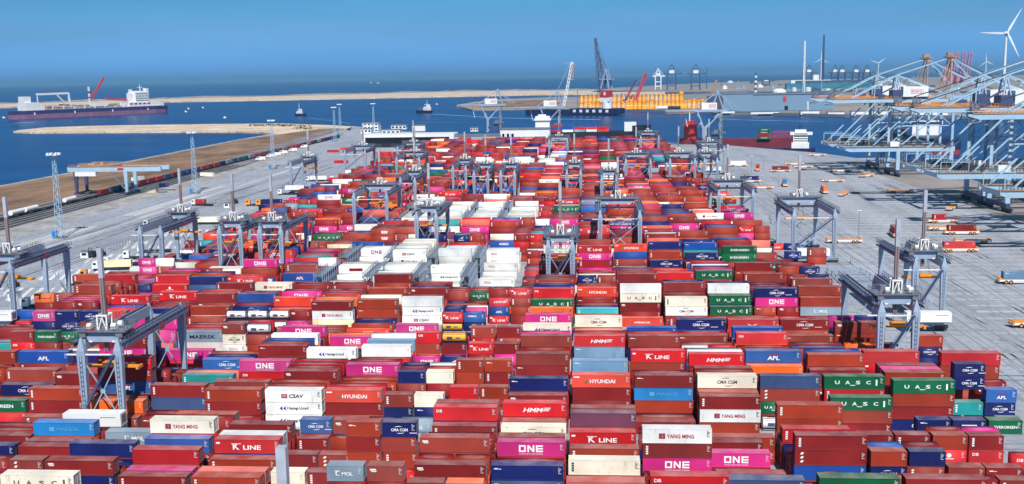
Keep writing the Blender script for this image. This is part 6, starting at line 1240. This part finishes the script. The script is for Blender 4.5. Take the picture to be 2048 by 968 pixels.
# grey hall and its neighbours on the far bank
a=at(1430,221);b=at(1455,224); r=empty('storage_hall',(at(1446,223).x,at(1446,223).y,0)); W=at(1740,229).x-at(1446,223).x
m=MB(); m.box((0,0,0),(W*.26,110,33)); m.box((W*.26,8,0),(W*.98,110,31)); wv=m.build('wall',paint('hall_cladding',(112,142,168),.5,0,.04,.01,.05),r); m=MB(); m.box((-1,-1,33.004),(W*.26+1,111,34.5)); m.box((W*.26+1.1,6.5,31.004),(W*.98,111,32.4)); m.build('roof',STEEL,r); m=MB(); m.box((W*.53,7.5,17),(W*.56,7.99,27)); m.build('emblem',RED,r); m=MB(); m.box((W*.545,7.6,1),(W*.575,7.99,9)); m.build('door',GLS,r); tag(r,'huge windowless blue-grey storage hall on the far bank','hall')
a=at(1420,219); r=empty('dark_hall',(a.x,a.y+20,0)); m=MB(); m.box((0,0,0),(34,40,26)); m.build('wall',CRD,r); m=MB(); m.box((-.5,-.5,26.004),(34.5,40,27)); m.build('roof',STEEL,r); tag(r,'dark blue-black hall left of the huge grey hall','hall')
p=at(1558,200); s=1.0; r=empty('storage_tank',p); m=MB(); m.cyl((0,0,0),(0,0,24),18,18,24); m.build('shell',WHT,r); m=MB(); m.cyl((0,0,24),(0,0,30),18,9,24); m.build('dome_roof',WHT,r); tag(r,'round white storage tank behind the huge grey hall','storage tank')
for k,(x0,x1,y,h) in enumerate([(1600,1640,229,6),(1655,1690,230,5),(1700,1780,231,7),(1440,1470,226.5,4),(1500,1560,228,4),(1640,1655,218,9),(1820,1900,232,9)]):
    bldg('quay_shed',x0,x1,y,h,14,'low pale quay shed, %s from the left along the far bank'%ORDN(sorted([1600,1655,1700,1440,1500,1640,1820]).index(x0)),WHT,group='low sheds along the far bank')
# striped chimney, far cranes, masts
def far_thing(x,y): return at(x,y)
p=at(1511,185); r=empty('striped_chimney',p); h=zat(1511,p.y,146); n=8
for mt,nm,par in((WHT,'pale_band',0),(CRD,'dark_band',1)):
    m=MB()
    for q in range(par,n,2): m.cyl((0,0,h*q/n),(0,0,h*(q+1)/n),5-q*.15,5-(q+1)*.15,12)
    m.build(nm,mt,r)
tag(r,'tall striped chimney far behind the grey hall','chimney')
def far_crane(x,y,ytop,w,mat,label,grp,boom=-1):
    p=at(x,y); h=zat(x,p.y,ytop); Z=(p-Vector((0,0,CAMH))).dot(CF); W=w*Z/FPX; r=empty('container_crane',p)
    m=MB()
    for sx in(-.5,.5):
        for yy in(-8,8): m.box((sx*W-2.2,yy-2,0),(sx*W+2.2,yy+2,h*.62))
    for z in(.16,.36): m.box((-W/2,-9.9,h*z),(W/2,-6.1,h*z+4))
    m.build('portal_frame',mat,r); m=MB(); m.box((-W*1.0,-4,h*.62),(W*1.25,4,h*.62+5)); m.build('girder',mat,r)
    m=MB(); m.box((-W*.3,-7,h*.66),(W*.3,7,h*.78)); m.build('machinery_house',WHT,r)
    m=MB(); m.beam((-W*.45,0,h*.65),(-W*.05,0,h),3.4); m.beam((W*.45,0,h*.65),(W*.05,0,h),3.4); m.beam((0,0,h*.98),(W*1.1,0,h*.66),1.6); m.beam((0,0,h*.98),(-W*.9,0,h*.66),1.6); m.build('apex_frame',mat,r); tag(r,label,'container crane',grp)
far_crane(1343,181,129,17,CRD,'left of two dark blue far cranes behind the yellow cylinders','dark blue far cranes'); far_crane(1391,181,129,17,CRD,'right of two dark blue far cranes behind the yellow cylinders','dark blue far cranes')
far_crane(1316,180,137,11,WHT,'white far crane left of the two dark blue ones','white far crane'); far_crane(1532,172,157,14,CRD,'small hazy blue crane right of the striped chimney','hazy far crane')
for k,x in enumerate((1617,1669,1683,1711,1733)):
    far_crane(x,172,130,13,CRD,'hazy dark blue crane, %s from the left in the far row of five'%ORDN(k),'far row of hazy cranes')
# far freighter, crane mast, lattice masts
a=at(1573,179);b=at(1745,176); r=empty('freighter',(a.x,a.y,0)); W=b.x-a.x; m=MB(); m.box((0,0,0),(W,40,26)); m.build('hull',TEALP,r); m=MB(); m.box((W*.05,5,26),(W*.5,35,38)); m.box((W*.3,5,38),(W*.36,30,60)); m.build('ship_house',WHT,r); m=MB(); m.box((W*.1,-1,27),(W*.95,4,36)); m.build('deck_gear',CRD,r); tag(r,'long teal-hulled freighter far behind the grey hall','ship')
for x,y,yt,mt,w_,lb in[(1645,176,70,CRD,9,'very tall dark lattice mast over the far freighter'),(1607,190,82,WHT,6,'thin white lattice mast left of the dark one'),(1606,210,165,LBL,5,'pale lattice tower in front of the grey hall'),(1442,172,158,CRD,3,'faint short mast right of the two dark blue cranes'),(1413,178,134,CRD,3,'thin dark mast right of the two dark blue cranes'),(1615,226,203,WHT,3,'short white post on the far bank'),(1155,218,180,STEEL,2,'thin grey mast left of the crane vessel')]:
    p=at(x,y); h=zat(x,p.y,yt); m=MB(); m.lattice((0,0,0),(0,0,h),(w_,w_*.5),w_*.16,16); m.cyl((0,0,0),(0,0,h),w_*.22,w_*.15,6); o=m.build('lattice_mast',mt,None,p); tag(o,lb,'mast')
# wind turbines
def turbine(x,y,Z,hx,hy,R_,angs,label,grp='wind turbines'):
    q=dep(hx,hy,Z); r=empty('wind_turbine',(q.x,q.y+R_*.05,0)); H=q.z; k=R_/40.
    m=MB(); m.cyl((0,0,0),(0,0,H-2*k),2.6*k,1.5*k,18); m.build('tower',WHT,r)
    m=MB(); m.box((-3.6*k,-2.0*k,H-2*k),(2.8*k,4*k,H+2.2*k)); m.build('nacelle',WHT,r); m=MB(); m.cyl((0,-2*k,H),(0,-4.6*k,H),1.8*k,1.0*k,14); m.build('hub',WHT,r)
    for a in angs:
        m=MB(); d=Vector((math.cos(R(a)),0,math.sin(R(a)))); n=Vector((-d.z,0,d.x)); o=Vector((0,-3.4*k,H)); P=[]
        for f,c,t in((.03,1.6,1.0),(.2,3.2,.6),(.6,2.0,.35),(1.0,.5,.12)):
            cc=o+d*R_*f; P+=[cc-n*c*k*.35+Vector((0,-t*k*.5,0)),cc+n*c*k*.65+Vector((0,0,0)),cc-n*c*k*.35+Vector((0,t*k*.5,0))]
        F=[]
        for i in range(3):
            for j in range(3): F.append((i*3+j,i*3+(j+1)%3,i*3+3+(j+1)%3,i*3+3+j))
        F+=[(2,1,0),(9,10,11)]; m.add(P,F); m.build('blade',WHT,r)
    tag(r,label,'wind turbine',grp)
turbine(0,0,1500,2014,66,38,(178,62,-62),'large white wind turbine rising behind the quay cranes at right')
turbine(0,0,6500,1757,126,55,(35,160,-90),'small far wind turbine with raised blades above the pale crane struts'); turbine(0,0,6500,1973,123,52,(95,215,-25),'small far wind turbine left of the large one'); turbine(0,0,6500,1643,118,52,(92,205,-30),'small far wind turbine behind the dark mast')
# far red raised booms and tank farm
for k,x in enumerate((1893,1905,1919,1932)):
    p=at(x,168); h=zat(x,p.y,104); m=MB(); m.lattice((0,0,0),(h*.1,0,h),14,1.8,8); m.box((-22,-20,0),(22,20,h*.25)); o=m.build('harbour_crane',HAZEP,None,p); tag(o,'hazy red raised crane boom, %s of four from the left'%ORDN(k),'crane','hazy red cranes on the horizon')
rg=random.Random(17)
for k in range(46):
    x=1450+k*14+rg.uniform(-5,5); y=rg.uniform(166,182)
    if 1570<x<1750 and y<180: y=183
    p=at(x,y); Z=p.y; h=rg.uniform(3,9)*Z/FPX; w_=rg.uniform(5,16)*Z/FPX; t=rg.random()
    if t<.4:
        m=MB(); m.cyl((0,0,0),(0,0,h*.8),w_*.4,w_*.4,14); m.cyl((0,0,h*.8),(0,0,h*.95),w_*.4,w_*.1,14); o=m.build('far_tank',WHT if rg.random()<.6 else STEEL,None,p); tag(o,'pale far storage tank, hazy, %s from left in the far industry'%ORDN(k),'storage tank','hazy far industry')
    elif t<.8:
        m=MB(); m.box((-w_/2,0,0),(w_/2,w_,h*.7)); m.box((-w_*.3,w_*.2,h*.7),(w_*.1,w_*.6,h)); o=m.build('far_shed',rg.choice([STEEL,CRN,WHT,CRD]),None,p); tag(o,'blocky far industrial shed, hazy, %s from left in the far industry'%ORDN(k),'shed','hazy far industry')
    else:
        m=MB(); m.cyl((0,0,0),(0,0,h*2.2),w_*.1,w_*.06,10); m.box((-w_/2,0,0),(w_/2,w_*.5,h*.5)); o=m.build('far_stack',CRN,None,p); tag(o,'far chimney beside a low plant, hazy, %s from left in the far industry'%ORDN(k),'chimney','hazy far industry')
# scrub on the spit
m=MB(); rg=random.Random(2); SC=paint('scrub_green',(96,92,52),.9)
for i in range(160):
    x=rg.uniform(500,625); y=251+rg.uniform(-1.2,1.4)+(x>585)*rg.uniform(0,8); p=at(x,y); s=rg.uniform(.8,2.4)
    m.add([p+Vector((s*rg.uniform(-1.5,1.5),s*rg.uniform(-1,1),rg.uniform(-.4,s))) for _ in range(6)],[(0,1,2),(1,3,2),(2,3,4),(4,3,5),(0,2,5)])
o=m.build('scrub',SC); tag(o,'low dark scrub dotted along the sand spit','scrub'); o['kind']='stuff'
# ================================================================ haze
hm=bpy.data.materials.new('haze'); hm.use_nodes=True; n=hm.node_tree.nodes; l=hm.node_tree.links; n.remove(n['Principled BSDF'])
pv=n.new('ShaderNodeVolumePrincipled'); pv.inputs['Color'].default_value=(.36,.72,1,1); pv.inputs['Density'].default_value=HAZE; pv.inputs['Anisotropy'].default_value=0.2
l.new(pv.outputs[0],n['Material Output'].inputs['Volume'])
m=MB(); m.box((-SEA-100,-700,-9),(SEA+100,SEA+100,212)); o=m.build('haze',hm); tag(o,'thin blue sea haze that fades the far shore','haze'); o['kind']='stuff'
